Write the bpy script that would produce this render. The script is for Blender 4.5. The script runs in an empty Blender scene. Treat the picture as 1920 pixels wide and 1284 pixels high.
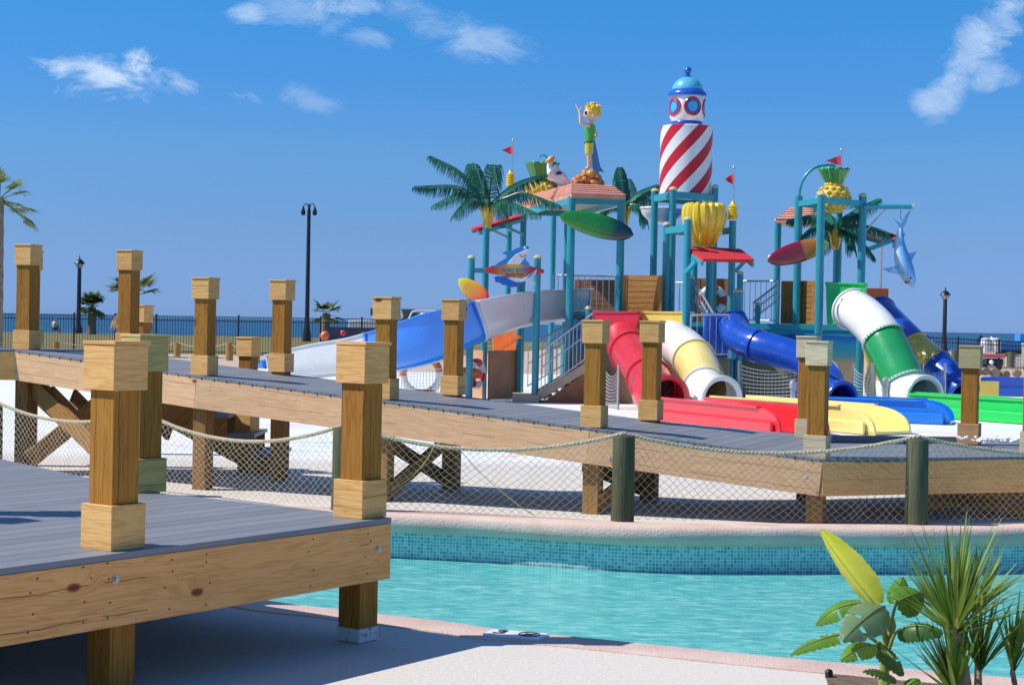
import bpy, bmesh, math, random
from mathutils import Vector as V, Matrix
random.seed(7)
R = math.radians
sc = bpy.context.scene
# ---------------------------------------------------------------- camera
F = 3200.0
PITCH, ROLL, EYE = R(0.634), R(1.11), 1.65
fw = V((0, math.cos(PITCH), -math.sin(PITCH)))
up0 = V((0, math.sin(PITCH), math.cos(PITCH)))
rt = V((1, 0, 0)) * math.cos(ROLL) + up0 * math.sin(ROLL)
up = up0 * math.cos(ROLL) - V((1, 0, 0)) * math.sin(ROLL)
cd = bpy.data.cameras.new('Camera'); cam = bpy.data.objects.new('Camera', cd)
sc.collection.objects.link(cam); sc.camera = cam
cd.lens = F / 1920 * 36; cd.sensor_width = 36; cd.clip_start = 0.1; cd.clip_end = 30000
m = Matrix((rt, up, -fw)).transposed().to_4x4(); m.translation = V((0, 0, EYE)); cam.matrix_world = m
# ---------------------------------------------------------------- light
SUN_EL, SUN_AZ = R(49), math.atan2(-0.995, -0.08)      # azimuth measured from +Y towards +X
sd = V((math.sin(SUN_AZ) * math.cos(SUN_EL), math.cos(SUN_AZ) * math.cos(SUN_EL), math.sin(SUN_EL)))
sl = bpy.data.lights.new('Sun', 'SUN'); sl.energy = 4.2; sl.angle = R(0.5); sl.color = (1, 0.95, 0.87)
so = bpy.data.objects.new('Sun', sl); sc.collection.objects.link(so)
so.rotation_euler = sd.to_track_quat('Z', 'Y').to_euler(); so.location = (-20, -10, 30)
sc.view_settings.view_transform = 'Standard'; sc.view_settings.look = 'None'
sc.view_settings.exposure = 0.3; sc.view_settings.gamma = 1
w = bpy.data.worlds.new('World'); sc.world = w; w.use_nodes = True
nt = w.node_tree; N = nt.nodes; L = nt.links; N.clear()
def nd(t, T, **k):
    n = t.nodes.new(T)
    for a, b in k.items(): setattr(n, a, b)
    return n
def mth(t, op, a, b=None, c=None, clamp=False):
    n = t.nodes.new('ShaderNodeMath'); n.operation = op; n.use_clamp = clamp
    for i, x in enumerate((a, b, c)):
        if x is None: continue
        if isinstance(x, (int, float)): n.inputs[i].default_value = x
        else: t.links.new(x, n.inputs[i])
    return n.outputs[0]
def build_world():
    tc = nd(nt, 'ShaderNodeTexCoord'); dirv = tc.outputs['Generated']
    sky = nd(nt, 'ShaderNodeTexSky', sky_type='NISHITA', sun_disc=False, sun_elevation=SUN_EL, sun_rotation=SUN_AZ)
    sky.air_density = 1.0; sky.dust_density = 0.1; sky.ozone_density = 3.0
    hs = nd(nt, 'ShaderNodeHueSaturation'); hs.inputs['Saturation'].default_value = 1.0
    L.new(sky.outputs[0], hs.inputs['Color'])
    # the humid air low over the gulf: the deep blue of the upper sky reaches down to a violet haze at the horizon
    sx = nd(nt, 'ShaderNodeSeparateXYZ'); L.new(dirv, sx.inputs[0])
    ramp = nd(nt, 'ShaderNodeValToRGB'); e = ramp.color_ramp.elements
    el = mth(nt, 'MULTIPLY', sx.outputs[2], 2.0, clamp=True); L.new(el, ramp.inputs[0])
    while len(e) < len(SKYC): e.new(.5)
    for i, (q, c) in enumerate(SKYC): e[i].position = q; e[i].color = c + (1,)
    mul = nd(nt, 'ShaderNodeMix', data_type='RGBA', blend_type='MULTIPLY'); mul.inputs[0].default_value = 1
    L.new(hs.outputs[0], mul.inputs[6]); L.new(ramp.outputs[0], mul.inputs[7])
    # clouds : noise in azimuth/elevation, inside soft patches
    az = mth(nt, 'ARCTAN2', sx.outputs[0], sx.outputs[1]); ele = mth(nt, 'ARCSINE', sx.outputs[2])
    cv = nd(nt, 'ShaderNodeCombineXYZ'); L.new(az, cv.inputs[0]); L.new(ele, cv.inputs[1])
    no = nd(nt, 'ShaderNodeTexNoise'); no.inputs['Scale'].default_value = 22; no.inputs['Detail'].default_value = 12
    no.inputs['Roughness'].default_value = .66; no.inputs['Distortion'].default_value = .5
    mp = nd(nt, 'ShaderNodeMapping'); mp.inputs['Scale'].default_value = (1, 1.9, 1); L.new(cv.outputs[0], mp.inputs[0])
    L.new(mp.outputs[0], no.inputs['Vector'])
    tot = None
    for (cx, cy, rx, ry, ang, amp, thr) in CLOUDS:
        c, s = math.cos(ang), math.sin(ang)
        dx = mth(nt, 'SUBTRACT', az, cx); dy = mth(nt, 'SUBTRACT', ele, cy)
        u = mth(nt, 'MULTIPLY', mth(nt, 'ADD', mth(nt, 'MULTIPLY', dx, c), mth(nt, 'MULTIPLY', dy, s)), 1 / rx)
        v = mth(nt, 'MULTIPLY', mth(nt, 'SUBTRACT', mth(nt, 'MULTIPLY', dy, c), mth(nt, 'MULTIPLY', dx, s)), 1 / ry)
        d = mth(nt, 'ADD', mth(nt, 'MULTIPLY', u, u), mth(nt, 'MULTIPLY', v, v))
        fall = mth(nt, 'SUBTRACT', 1, d, clamp=True)
        k = mth(nt, 'ADD', mth(nt, 'MULTIPLY', mth(nt, 'SUBTRACT', no.outputs[0], .5), 1.9), mth(nt, 'MULTIPLY', fall, .42))
        k = mth(nt, 'MULTIPLY', mth(nt, 'SUBTRACT', k, thr - .42), 3.2, clamp=True)
        k = mth(nt, 'MULTIPLY', mth(nt, 'MULTIPLY', k, amp), mth(nt, 'POWER', fall, .7))
        tot = k if tot is None else mth(nt, 'MAXIMUM', tot, k)
    n2 = nd(nt, 'ShaderNodeTexNoise'); n2.inputs['Scale'].default_value = 70; n2.inputs['Detail'].default_value = 8; n2.inputs['Roughness'].default_value = .7; n2.inputs['Distortion'].default_value = .8
    L.new(mp.outputs[0], n2.inputs['Vector']); tot = mth(nt, 'MULTIPLY', tot, mth(nt, 'ADD', .35, mth(nt, 'MULTIPLY', n2.outputs[0], 1.3)), clamp=True)
    mx = nd(nt, 'ShaderNodeMix', data_type='RGBA'); L.new(tot, mx.inputs[0]); L.new(mul.outputs[2], mx.inputs[6])
    mx.inputs[7].default_value = CLOUDC
    bg = nd(nt, 'ShaderNodeBackground'); bg.inputs[1].default_value = SKYS
    out = nd(nt, 'ShaderNodeOutputWorld'); L.new(mx.outputs[2], bg.inputs[0]); L.new(bg.outputs[0], out.inputs[0])
SKYS = 0.11
SKYC = [(.0, (.22, .41, 1.06)), (.013, (.228, .415, 1.06)), (.0975, (.26, .421, .846)), (.19, (.274, .503, .85)), (.285, (.207, .54, .946)), (.375, (.175, .596, .976)), (.8, (.5, .75, 1.0))]
CLOUDC = (5.2, 6.3, 7.6, 1)
def azel(px, py):
    d = fw + rt * ((px - 960) / F) - up * ((py - 642) / F); d.normalize()
    return math.atan2(d.x, d.y), math.asin(d.z)
CLOUDS = []
for (px, py, wx, wy, a, amp, thr) in ((110, 132, 80, 30, -6, .62, .60), (195, 152, 120, 52, 0, .80, .56), (255, 124, 52, 34, 25, .85, .54), (330, 155, 85, 30, -12, .5, .57), (440, 181, 66, 22, -10, .55, .56),
        (585, 188, 90, 36, -12, .22, .58), (470, 26, 60, 34, 0, .50, .56), (560, 18, 150, 60, 4, .28, .56), (800, 45, 130, 60, -16, .26, .55), (890, 78, 150, 44, -8, .36, .56), (700, 70, 70, 28, 0, .26, .58), (640, 12, 120, 28, 0, .4, .57),
        (1755, 190, 60, 50, 48, .48, .55), (1800, 130, 90, 50, 48, .45, .55), (1860, 60, 110, 62, 52, .52, .55), (1850, 145, 55, 40, 0, .40, .57), (1900, 150, 40, 26, 0, .30, .57)):
    c = azel(px, py); CLOUDS.append((c[0], c[1], wx / F, wy / F, R(a), amp, thr))
build_world()
# ---------------------------------------------------------------- helpers
def P(px, py, d):
    """point of the place seen at a photo pixel, d metres along the view"""
    r = fw + rt * ((px - 960) / F) - up * ((py - 642) / F)
    return V((0, 0, EYE)) + r * (d * KD / r.y)
def G(px, py, z=0.0):
    r = fw + rt * ((px - 960) / F) - up * ((py - 642) / F)
    return V((0, 0, EYE)) + r * ((z - EYE) / r.z)
OFF = {}; KD = 1.0
def setp(o, label=None, cat=None, group=None, kind=None):
    if label: o['label'] = label
    if cat: o['category'] = cat
    if group: o['group'] = group
    if kind: o['kind'] = kind
    return o
def thing(name, label, cat, loc=(0, 0, 0), group=None, rz=0):
    o = bpy.data.objects.new(name, None); sc.collection.objects.link(o); o.empty_display_size = .1
    o.location = loc; o.rotation_euler = (0, 0, rz); OFF[o.name] = V(loc)
    return setp(o, label, cat, group)
def dup(root, loc, rz=None, label=None):
    r = root.copy(); sc.collection.objects.link(r); r.location = loc
    if rz is not None: r.rotation_euler = (0, 0, rz)
    if label: r['label'] = label
    for ch in list(root.children):
        c = ch.copy(); sc.collection.objects.link(c); c.parent = r
        for g in list(ch.children):
            d = g.copy(); sc.collection.objects.link(d); d.parent = c
    return r
def frame(d, upv=V((0, 0, 1))):
    d = V(d).normalized(); s = d.cross(upv)
    if s.length < 1e-5: s = V((1, 0, 0))
    s.normalize(); return s, s.cross(d).normalized() if False else d.cross(s).normalized() * -1
class MB:
    def __init__(s): s.v = []; s.f = []; s.uv = []; s.mi = []; s.cur = 0
    def add(s, vs, fs, uvs=None):
        b = len(s.v); s.v += [V(x) for x in vs]
        for i, f in enumerate(fs):
            s.f.append([b + k for k in f]); s.uv.append(uvs[i] if uvs else [(0, 0)] * len(f)); s.mi.append(s.cur)
        return s
    def box(s, c, size, ax=None, g=0):
        c = V(c); ax = ax or (V((1, 0, 0)), V((0, 1, 0)), V((0, 0, 1))); h = [x / 2 for x in size]
        ru, rv = random.random() * 20, random.random() * 20
        vs = []; loc = []
        for k in range(8):
            l = [(1 if k >> i & 1 else -1) * h[i] for i in range(3)]; loc.append(l)
            vs.append(c + ax[0] * l[0] + ax[1] * l[1] + ax[2] * l[2])
        fs = [((0, 4, 6, 2), 0), ((1, 3, 7, 5), 0), ((0, 1, 5, 4), 1), ((2, 6, 7, 3), 1), ((0, 2, 3, 1), 2), ((4, 5, 7, 6), 2)]
        flip = ax[0].cross(ax[1]).dot(ax[2]) < 0
        uvs = []; ff = []
        for f, k in fs:
            o = [i for i in range(3) if i != k]
            if g in o: a = g; b = o[0] if o[1] == g else o[1]
            else: a, b = o
            if flip: f = f[::-1]
            ff.append(f); uvs.append([(loc[i][a] + ru, loc[i][b] + rv + k * .37) for i in f])
        return s.add(vs, ff, uvs)
    def beam(s, p0, p1, w, h, upv=V((0, 0, 1))):
        p0, p1 = V(p0), V(p1); d = p1 - p0; L_ = d.length; d.normalize(); sd_ = d.cross(upv)
        if sd_.length < 1e-4: sd_ = V((1, 0, 0))
        sd_.normalize(); u = sd_.cross(d)
        return s.box((p0 + p1) / 2, (L_, w, h), (d, sd_, u), 0)
    def tube(s, pts, r, n=10, cap=True, closed=False):
        pts = [V(p) for p in pts]; m_ = len(pts); rr = r if isinstance(r, (list, tuple)) else [r] * m_
        vs = []; T = None; a = None; dist = 0; us = []
        for i, p in enumerate(pts):
            if closed: t = pts[(i + 1) % m_] - pts[i - 1]
            else: t = pts[min(i + 1, m_ - 1)] - pts[max(i - 1, 0)]
            t.normalize()
            if a is None:
                a = t.orthogonal().normalized() if abs(t.z) > .9 else t.cross(V((0, 0, 1))).normalized()
            a = (a - t * a.dot(t)).normalized(); b = t.cross(a)
            if i: dist += (p - pts[i - 1]).length
            us.append(dist)
            for k in range(n):
                th = 2 * math.pi * k / n; vs.append(p + (a * math.cos(th) + b * math.sin(th)) * rr[i])
        fs = []; uv = []
        for i in range(m_ if closed else m_ - 1):
            j = (i + 1) % m_
            for k in range(n):
                k2 = (k + 1) % n; fs.append((i * n + k, i * n + k2, j * n + k2, j * n + k))
                c = 2 * math.pi * rr[i] / n; uv.append([(us[i], k * c), (us[i], (k + 1) * c), (us[j], (k + 1) * c), (us[j], k * c)])
        if cap and not closed:
            fs.append(tuple(range(n - 1, -1, -1))); uv.append([(0, 0)] * n)
            fs.append(tuple(range((m_ - 1) * n, m_ * n))); uv.append([(0, 0)] * n)
        return s.add(vs, fs, uv)
    def lathe(s, prof, c, n=24, axis=V((0, 0, 1)), sx=1, sy=1):
        axis = V(axis).normalized(); a = axis.orthogonal().normalized() if abs(axis.z) < .99 else V((1, 0, 0)); b = axis.cross(a); c = V(c)
        vs = []
        for (r, z) in prof:
            for k in range(n):
                th = 2 * math.pi * k / n; vs.append(c + axis * z + a * (r * sx * math.cos(th)) + b * (r * sy * math.sin(th)))
        fs = []; m_ = len(prof)
        uv = []
        for i in range(m_ - 1):
            for k in range(n):
                k2 = (k + 1) % n; fs.append((i * n + k, i * n + k2, (i + 1) * n + k2, (i + 1) * n + k))
                uv.append([(k / n, prof[i][1]), ((k + 1) / n, prof[i][1]), ((k + 1) / n, prof[i + 1][1]), (k / n, prof[i + 1][1])])
        if prof[0][0] > 1e-4: fs.append(tuple(range(n - 1, -1, -1))); uv.append([(0, 0)] * n)
        if prof[-1][0] > 1e-4: fs.append(tuple(range((m_ - 1) * n, m_ * n))); uv.append([(0, 0)] * n)
        return s.add(vs, fs, uv)
    def sweep(s, pts, prof, closed=False, upv=V((0, 0, 1)), scales=None):
        pts = [V(p) for p in pts]; m_ = len(pts); n = len(prof); vs = []; us = []; dist = 0
        pl = [0]
        for i in range(1, n + 1): pl.append(pl[-1] + math.dist(prof[i % n], prof[i - 1]))
        for i, p in enumerate(pts):
            t = pts[min(i + 1, m_ - 1)] - pts[max(i - 1, 0)]; t.normalize()
            sd_ = t.cross(upv).normalized(); u = sd_.cross(t); k_ = scales[i] if scales else 1
            if i: dist += (p - pts[i - 1]).length
            us.append(dist)
            for (x, y) in prof: vs.append(p + sd_ * (x * k_) + u * (y * k_))
        fs = []; uv = []
        for i in range(m_ - 1):
            for k in range(n if closed else n - 1):
                k2 = (k + 1) % n; fs.append((i * n + k, (i + 1) * n + k, (i + 1) * n + k2, i * n + k2))
                uv.append([(us[i], pl[k]), (us[i + 1], pl[k]), (us[i + 1], pl[k + 1]), (us[i], pl[k + 1])])
        if closed:
            fs.append(tuple(range(n - 1, -1, -1))); uv.append([(0, 0)] * n); fs.append(tuple(range((m_ - 1) * n, m_ * n))); uv.append([(0, 0)] * n)
        return s.add(vs, fs, uv)
    def poly(s, pts, th, nrm=None):
        """flat polygon extruded by th along -normal"""
        pts = [V(p) for p in pts]; n = len(pts)
        if nrm is None:
            nrm = V((0, 0, 0))
            for i in range(n): nrm += (pts[i] - pts[0]).cross(pts[(i + 1) % n] - pts[0])
            nrm.normalize()
        a = nrm.orthogonal().normalized() if abs(nrm.z) < .95 else V((1, 0, 0)); b = nrm.cross(a)
        lo = [p - nrm * th for p in pts]; uvp = [(p.dot(a), p.dot(b)) for p in pts]
        fs = [tuple(range(n)), tuple(range(2 * n - 1, n - 1, -1))]; uv = [uvp, uvp[::-1]]
        for i in range(n):
            j = (i + 1) % n; fs.append((i, n + i, n + j, j)); uv.append([uvp[i], uvp[i], uvp[j], uvp[j]])
        return s.add(pts + lo, fs, uv)
    def ball(s, c, r, n=12, sx=1, sy=1, sz=1):
        m_ = max(5, n // 2 + 1)
        return s.lathe([(r * math.sin(math.pi * i / m_) if 0 < i < m_ else 1e-5, -r * sz * math.cos(math.pi * i / m_)) for i in range(m_ + 1)], c, n, sx=sx, sy=sy)
    def build(s, name, mat, parent=None, smooth=False, solid=0, bevel=0, sub=0, **kw):
        me = bpy.data.meshes.new(name); off = OFF.get(parent.name, V((0, 0, 0))) if parent else V((0, 0, 0))
        me.from_pydata([tuple(v - off) for v in s.v], [], s.f)
        uvl = me.uv_layers.new(name='UVMap'); k = 0; flat = []
        for u in s.uv:
            for c in u: flat += [c[0], c[1]]
        uvl.data.foreach_set('uv', flat)
        mats = mat if isinstance(mat, (list, tuple)) else [mat]
        for m_ in mats: me.materials.append(m_)
        if len(mats) > 1: me.polygons.foreach_set('material_index', s.mi)
        if smooth: me.polygons.foreach_set('use_smooth', [True] * len(me.polygons))
        me.update()
        o = bpy.data.objects.new(name, me); sc.collection.objects.link(o)
        if parent: o.parent = parent; OFF[o.name] = off
        else: OFF[o.name] = V((0, 0, 0))
        if solid:
            md = o.modifiers.new('s', 'SOLIDIFY'); md.thickness = solid; md.offset = 0
        if sub:
            md = o.modifiers.new('u', 'SUBSURF'); md.levels = md.render_levels = sub
        if bevel:
            md = o.modifiers.new('b', 'BEVEL'); md.width = bevel; md.segments = 2; md.limit_method = 'ANGLE'
        if smooth and not sub:
            try: me.set_sharp_from_angle(angle=R(40))
            except Exception: pass
        setp(o, kw.get('label'), kw.get('cat'), kw.get('group'), kw.get('kind'))
        return o
def crom(pts, n=8):
    pts = [V(p) for p in pts]; q = [pts[0] * 2 - pts[1]] + pts + [pts[-1] * 2 - pts[-2]]; out = []
    for i in range(1, len(q) - 2):
        a, b, c, d = q[i - 1:i + 3]
        for k in range(n):
            t = k / n; out.append(.5 * ((2 * b) + (c - a) * t + (2 * a - 5 * b + 4 * c - d) * t * t + (3 * b - a - 3 * c + d) * t ** 3))
    out.append(pts[-1]); return out
def circ(r, n=28, a0=0, a1=360):
    return [(r * math.cos(R(a0 + (a1 - a0) * k / n)), r * math.sin(R(a0 + (a1 - a0) * k / n))) for k in range(n if a1 - a0 == 360 else n + 1)]
def skin(name, mat, verts, edges, parent=None, sub=2, **kw):
    """one continuous skinned body: verts = [(pos, radius)]"""
    me = bpy.data.meshes.new(name); off = OFF.get(parent.name, V((0, 0, 0))) if parent else V((0, 0, 0))
    me.from_pydata([tuple(V(v[0]) - off) for v in verts], edges, []); me.materials.append(mat)
    o = bpy.data.objects.new(name, me); sc.collection.objects.link(o)
    if parent: o.parent = parent; OFF[o.name] = off
    bm = bmesh.new(); bm.from_mesh(me); ly = bm.verts.layers.skin.verify(); bm.verts.ensure_lookup_table()
    for i, v in enumerate(bm.verts):
        r = verts[i][1]; v[ly].radius = (r, r) if isinstance(r, (int, float)) else r
        v[ly].use_root = (i == 0)
    bm.to_mesh(me); bm.free()
    md = o.modifiers.new('k', 'SKIN'); md.use_smooth_shade = True
    if sub: md = o.modifiers.new('u', 'SUBSURF'); md.levels = md.render_levels = sub
    setp(o, kw.get('label'), kw.get('cat'), kw.get('group'), kw.get('kind'))
    return o
# ---------------------------------------------------------------- materials
def newmat(name):
    m_ = bpy.data.materials.new(name); m_.use_nodes = True; t = m_.node_tree
    return m_, t, t.nodes['Principled BSDF']
def vec(t, src='Object', sc_=(1, 1, 1), rnd=False):
    tc = nd(t, 'ShaderNodeTexCoord'); mp = nd(t, 'ShaderNodeMapping'); mp.inputs['Scale'].default_value = sc_
    t.links.new(tc.outputs[src], mp.inputs[0])
    if rnd:
        oi = nd(t, 'ShaderNodeObjectInfo'); k = mth(t, 'MULTIPLY', oi.outputs['Random'], 37.0)
        cb = nd(t, 'ShaderNodeCombineXYZ')
        for i in range(3): t.links.new(k, cb.inputs[i])
        t.links.new(cb.outputs[0], mp.inputs[1])
    return mp.outputs[0]
def noise(t, v, s, det=4, rough=.55, dist=0):
    n = nd(t, 'ShaderNodeTexNoise'); n.inputs['Scale'].default_value = s; n.inputs['Detail'].default_value = det
    n.inputs['Roughness'].default_value = rough; n.inputs['Distortion'].default_value = dist; t.links.new(v, n.inputs['Vector']); return n.outputs[0]
def ramp(t, f, stops):
    r = nd(t, 'ShaderNodeValToRGB'); e = r.color_ramp.elements; t.links.new(f, r.inputs[0])
    while len(e) < len(stops): e.new(.5)
    for i, (p, c) in enumerate(stops): e[i].position = p; e[i].color = tuple(c) + (1,)
    return r.outputs[0]
def mixc(t, f, a, b, bt='MIX'):
    n = nd(t, 'ShaderNodeMix', data_type='RGBA', blend_type=bt)
    for i, x in ((0, f), (6, a), (7, b)):
        if isinstance(x, (int, float)): n.inputs[i].default_value = x
        elif isinstance(x, tuple): n.inputs[i].default_value = x + ((1,) if len(x) == 3 else ())
        else: t.links.new(x, n.inputs[i])
    return n.outputs[2]
def bump(t, b, h, s, d=.01):
    n = nd(t, 'ShaderNodeBump'); n.inputs['Strength'].default_value = s; n.inputs['Distance'].default_value = d
    t.links.new(h, n.inputs['Height']); t.links.new(n.outputs[0], b.inputs['Normal'])
def M(name, col, rough=.5, var=.12, s=6, bp=0, bs=60, coat=0, metal=0, src='Object', alt=None, thr=(.4, .65), spec=.5, sss=0):
    m_, t, b = newmat(name); v = vec(t, src, rnd=True)
    n1 = noise(t, v, s, 5)
    lo = tuple(c * (1 - var) for c in col); hi = tuple(min(1, c * (1 + var)) for c in (col))
    c = ramp(t, n1, [(.3, lo), (.7, alt or hi)] if not alt else [(thr[0], col), (thr[1], alt)])
    t.links.new(c, b.inputs['Base Color']); b.inputs['Roughness'].default_value = rough; b.inputs['Metallic'].default_value = metal
    b.inputs['Coat Weight'].default_value = coat; b.inputs['Coat Roughness'].default_value = .12; b.inputs['Specular IOR Level'].default_value = spec
    if sss:
        b.inputs['Subsurface Weight'].default_value = sss; b.inputs['Subsurface Radius'].default_value = (.02, .02, .01)
    rr = mth(t, 'ADD', mth(t, 'MULTIPLY', noise(t, v, s * 3), .25), rough - .12); t.links.new(rr, b.inputs['Roughness'])
    if bp: bump(t, b, noise(t, v, bs, 5), bp)
    return m_
def wood(name, c1, c2, knot=(.15, .055, .02), rough=.75, grain=26, kn=1.0, stain=None, crack=.35):
    m_, t, b = newmat(name); v = vec(t, 'UV', rnd=True)
    mp = nd(t, 'ShaderNodeMapping'); mp.inputs['Scale'].default_value = (1.6, grain, 1); t.links.new(v, mp.inputs[0])
    # bend the grain round the knots
    vk = nd(t, 'ShaderNodeMapping'); vk.inputs['Scale'].default_value = (1.5, 3.2, 1); t.links.new(v, vk.inputs[0])
    vo = nd(t, 'ShaderNodeTexVoronoi', voronoi_dimensions='2D'); vo.inputs['Scale'].default_value = 1.0; t.links.new(vk.outputs[0], vo.inputs['Vector'])
    d = vo.outputs['Distance']
    sepc = nd(t, 'ShaderNodeSeparateColor'); t.links.new(vo.outputs['Color'], sepc.inputs[0])
    on = mth(t, 'GREATER_THAN', sepc.outputs[0], 1 - .32 * kn)
    near = mth(t, 'SUBTRACT', 1, mth(t, 'MULTIPLY', d, 4.5), clamp=True)
    bend = mth(t, 'MULTIPLY', mth(t, 'MULTIPLY', near, on), 1.6)
    av = nd(t, 'ShaderNodeVectorMath', operation='ADD'); cb = nd(t, 'ShaderNodeCombineXYZ'); t.links.new(bend, cb.inputs[1])
    t.links.new(mp.outputs[0], av.inputs[0]); t.links.new(cb.outputs[0], av.inputs[1])
    wv = nd(t, 'ShaderNodeTexNoise'); wv.inputs['Scale'].default_value = 1.3; wv.inputs['Detail'].default_value = 4; wv.inputs['Roughness'].default_value = .5; wv.inputs['Distortion'].default_value = .8
    t.links.new(av.outputs[0], wv.inputs['Vector'])
    rings = mth(t, 'PINGPONG', mth(t, 'MULTIPLY', wv.outputs[0], 9.0), 1.0)
    fib = noise(t, av.outputs[0], 5, 4, .7)
    f = mth(t, 'ADD', mth(t, 'MULTIPLY', rings, .55), mth(t, 'MULTIPLY', fib, .45))
    c = ramp(t, f, [(.2, c2), (.42, tuple((a + 2 * b_) / 3 for a, b_ in zip(c2, c1))), (.75, c1)])
    big = noise(t, v, 1.3, 3); c = mixc(t, mth(t, 'MULTIPLY', big, .9, clamp=True), c, tuple(x * .72 for x in (stain or c1)), 'MIX') if stain else mixc(t, mth(t, 'MULTIPLY', mth(t, 'SUBTRACT', big, .35), .8, clamp=True), c, tuple(x * .8 for x in c1))
    kf = mth(t, 'MULTIPLY', mth(t, 'SUBTRACT', 1, mth(t, 'MULTIPLY', d, 14.0), clamp=True), on)
    kf = mth(t, 'MULTIPLY', kf, 2.2, clamp=True); c = mixc(t, kf, c, knot)
    sp = nd(t, 'ShaderNodeSeparateXYZ'); t.links.new(v, sp.inputs[0]); w1 = nd(t, 'ShaderNodeMapping'); w1.inputs['Scale'].default_value = (1, .05, 1); t.links.new(v, w1.inputs[0])
    wob = noise(t, w1.outputs[0], 3.0, 3); cf = mth(t, 'ABSOLUTE', mth(t, 'SUBTRACT', mth(t, 'FRACT', mth(t, 'ADD', mth(t, 'MULTIPLY', sp.outputs[1], 7.0), mth(t, 'MULTIPLY', wob, .25))), .5))
    cm = mth(t, 'MULTIPLY', mth(t, 'LESS_THAN', cf, .012), mth(t, 'GREATER_THAN', noise(t, w1.outputs[0], 1.7, 1), 1 - crack - .12)); c = mixc(t, mth(t, 'MULTIPLY', cm, .8), c, (.05, .025, .01))
    st = noise(t, v, 4.5, 5, .7); c = mixc(t, mth(t, 'MULTIPLY', mth(t, 'SUBTRACT', st, .55), 2.0, clamp=True), c, tuple(x * .62 for x in c1))
    oi = nd(t, 'ShaderNodeObjectInfo'); hv = nd(t, 'ShaderNodeHueSaturation'); t.links.new(c, hv.inputs['Color'])
    t.links.new(mth(t, 'ADD', mth(t, 'MULTIPLY', oi.outputs['Random'], .22), .89), hv.inputs['Value'])
    t.links.new(hv.outputs[0], b.inputs['Base Color']); b.inputs['Roughness'].default_value = rough; b.inputs['Specular IOR Level'].default_value = .25
    bump(t, b, mth(t, 'ADD', f, mth(t, 'ADD', mth(t, 'MULTIPLY', kf, -.5), mth(t, 'MULTIPLY', cm, -1.0))), .35, .004)
    return m_
WBOX = wood('pine_light', (.77, .46, .17), (.60, .30, .085), kn=.7, grain=20)
WBOXR = wood('pine_redder', (.55, .33, .17), (.40, .21, .09), kn=.5, grain=20)
WPOST = wood('pine_treated', (.40, .185, .028), (.24, .09, .012), kn=.7, grain=34, crack=.5)
WLEG = wood('pine_leg', (.36, .19, .06), (.20, .09, .025), kn=.4, grain=30)
WFAS = wood('pine_fascia', (.78, .49, .28), (.60, .34, .165), kn=.8, grain=30)
WFAS2 = wood('pine_fascia_warm', (.97, .50, .18), (.74, .33, .09), knot=(.24, .07, .025), kn=1.0, grain=24)
WPANEL = wood('panel_wood', (.40, .20, .06), (.24, .10, .02), kn=.2, grain=26)
WROUND = wood('grey_green_post', (.12, .12, .065), (.045, .05, .026), kn=.3, grain=40)
def deckmat():
    m_, t, b = newmat('composite_deck'); v = vec(t, 'UV'); mp = nd(t, 'ShaderNodeMapping'); mp.inputs['Scale'].default_value = (1.2, 40, 1); t.links.new(v, mp.inputs[0])
    n1 = noise(t, mp.outputs[0], 2.2, 5, .7); n2 = noise(t, v, .55, 2)
    c = ramp(t, n1, [(.25, (.14, .147, .165)), (.75, (.225, .233, .255))])
    c = mixc(t, mth(t, 'MULTIPLY', n2, .5), c, (.24, .25, .275))
    sp = nd(t, 'ShaderNodeSeparateXYZ'); t.links.new(v, sp.inputs[0]); bid = mth(t, 'FLOOR', mth(t, 'DIVIDE', sp.outputs[1], .61)); wn = nd(t, 'ShaderNodeTexWhiteNoise', noise_dimensions='1D'); t.links.new(bid, wn.inputs['W'])
    hv = nd(t, 'ShaderNodeHueSaturation'); t.links.new(c, hv.inputs['Color']); t.links.new(mth(t, 'ADD', mth(t, 'MULTIPLY', wn.outputs[0], .18), .91), hv.inputs['Value']); c = hv.outputs[0]
    dirt = noise(t, vec(t, 'Object'), 1.7, 5, .65); c = mixc(t, mth(t, 'MULTIPLY', mth(t, 'SUBTRACT', dirt, .52), 1.6, clamp=True), c, (.30, .29, .28))
    t.links.new(c, b.inputs['Base Color']); b.inputs['Roughness'].default_value = .55
    bump(t, b, n1, .3, .003); return m_
DECK = deckmat()
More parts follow.
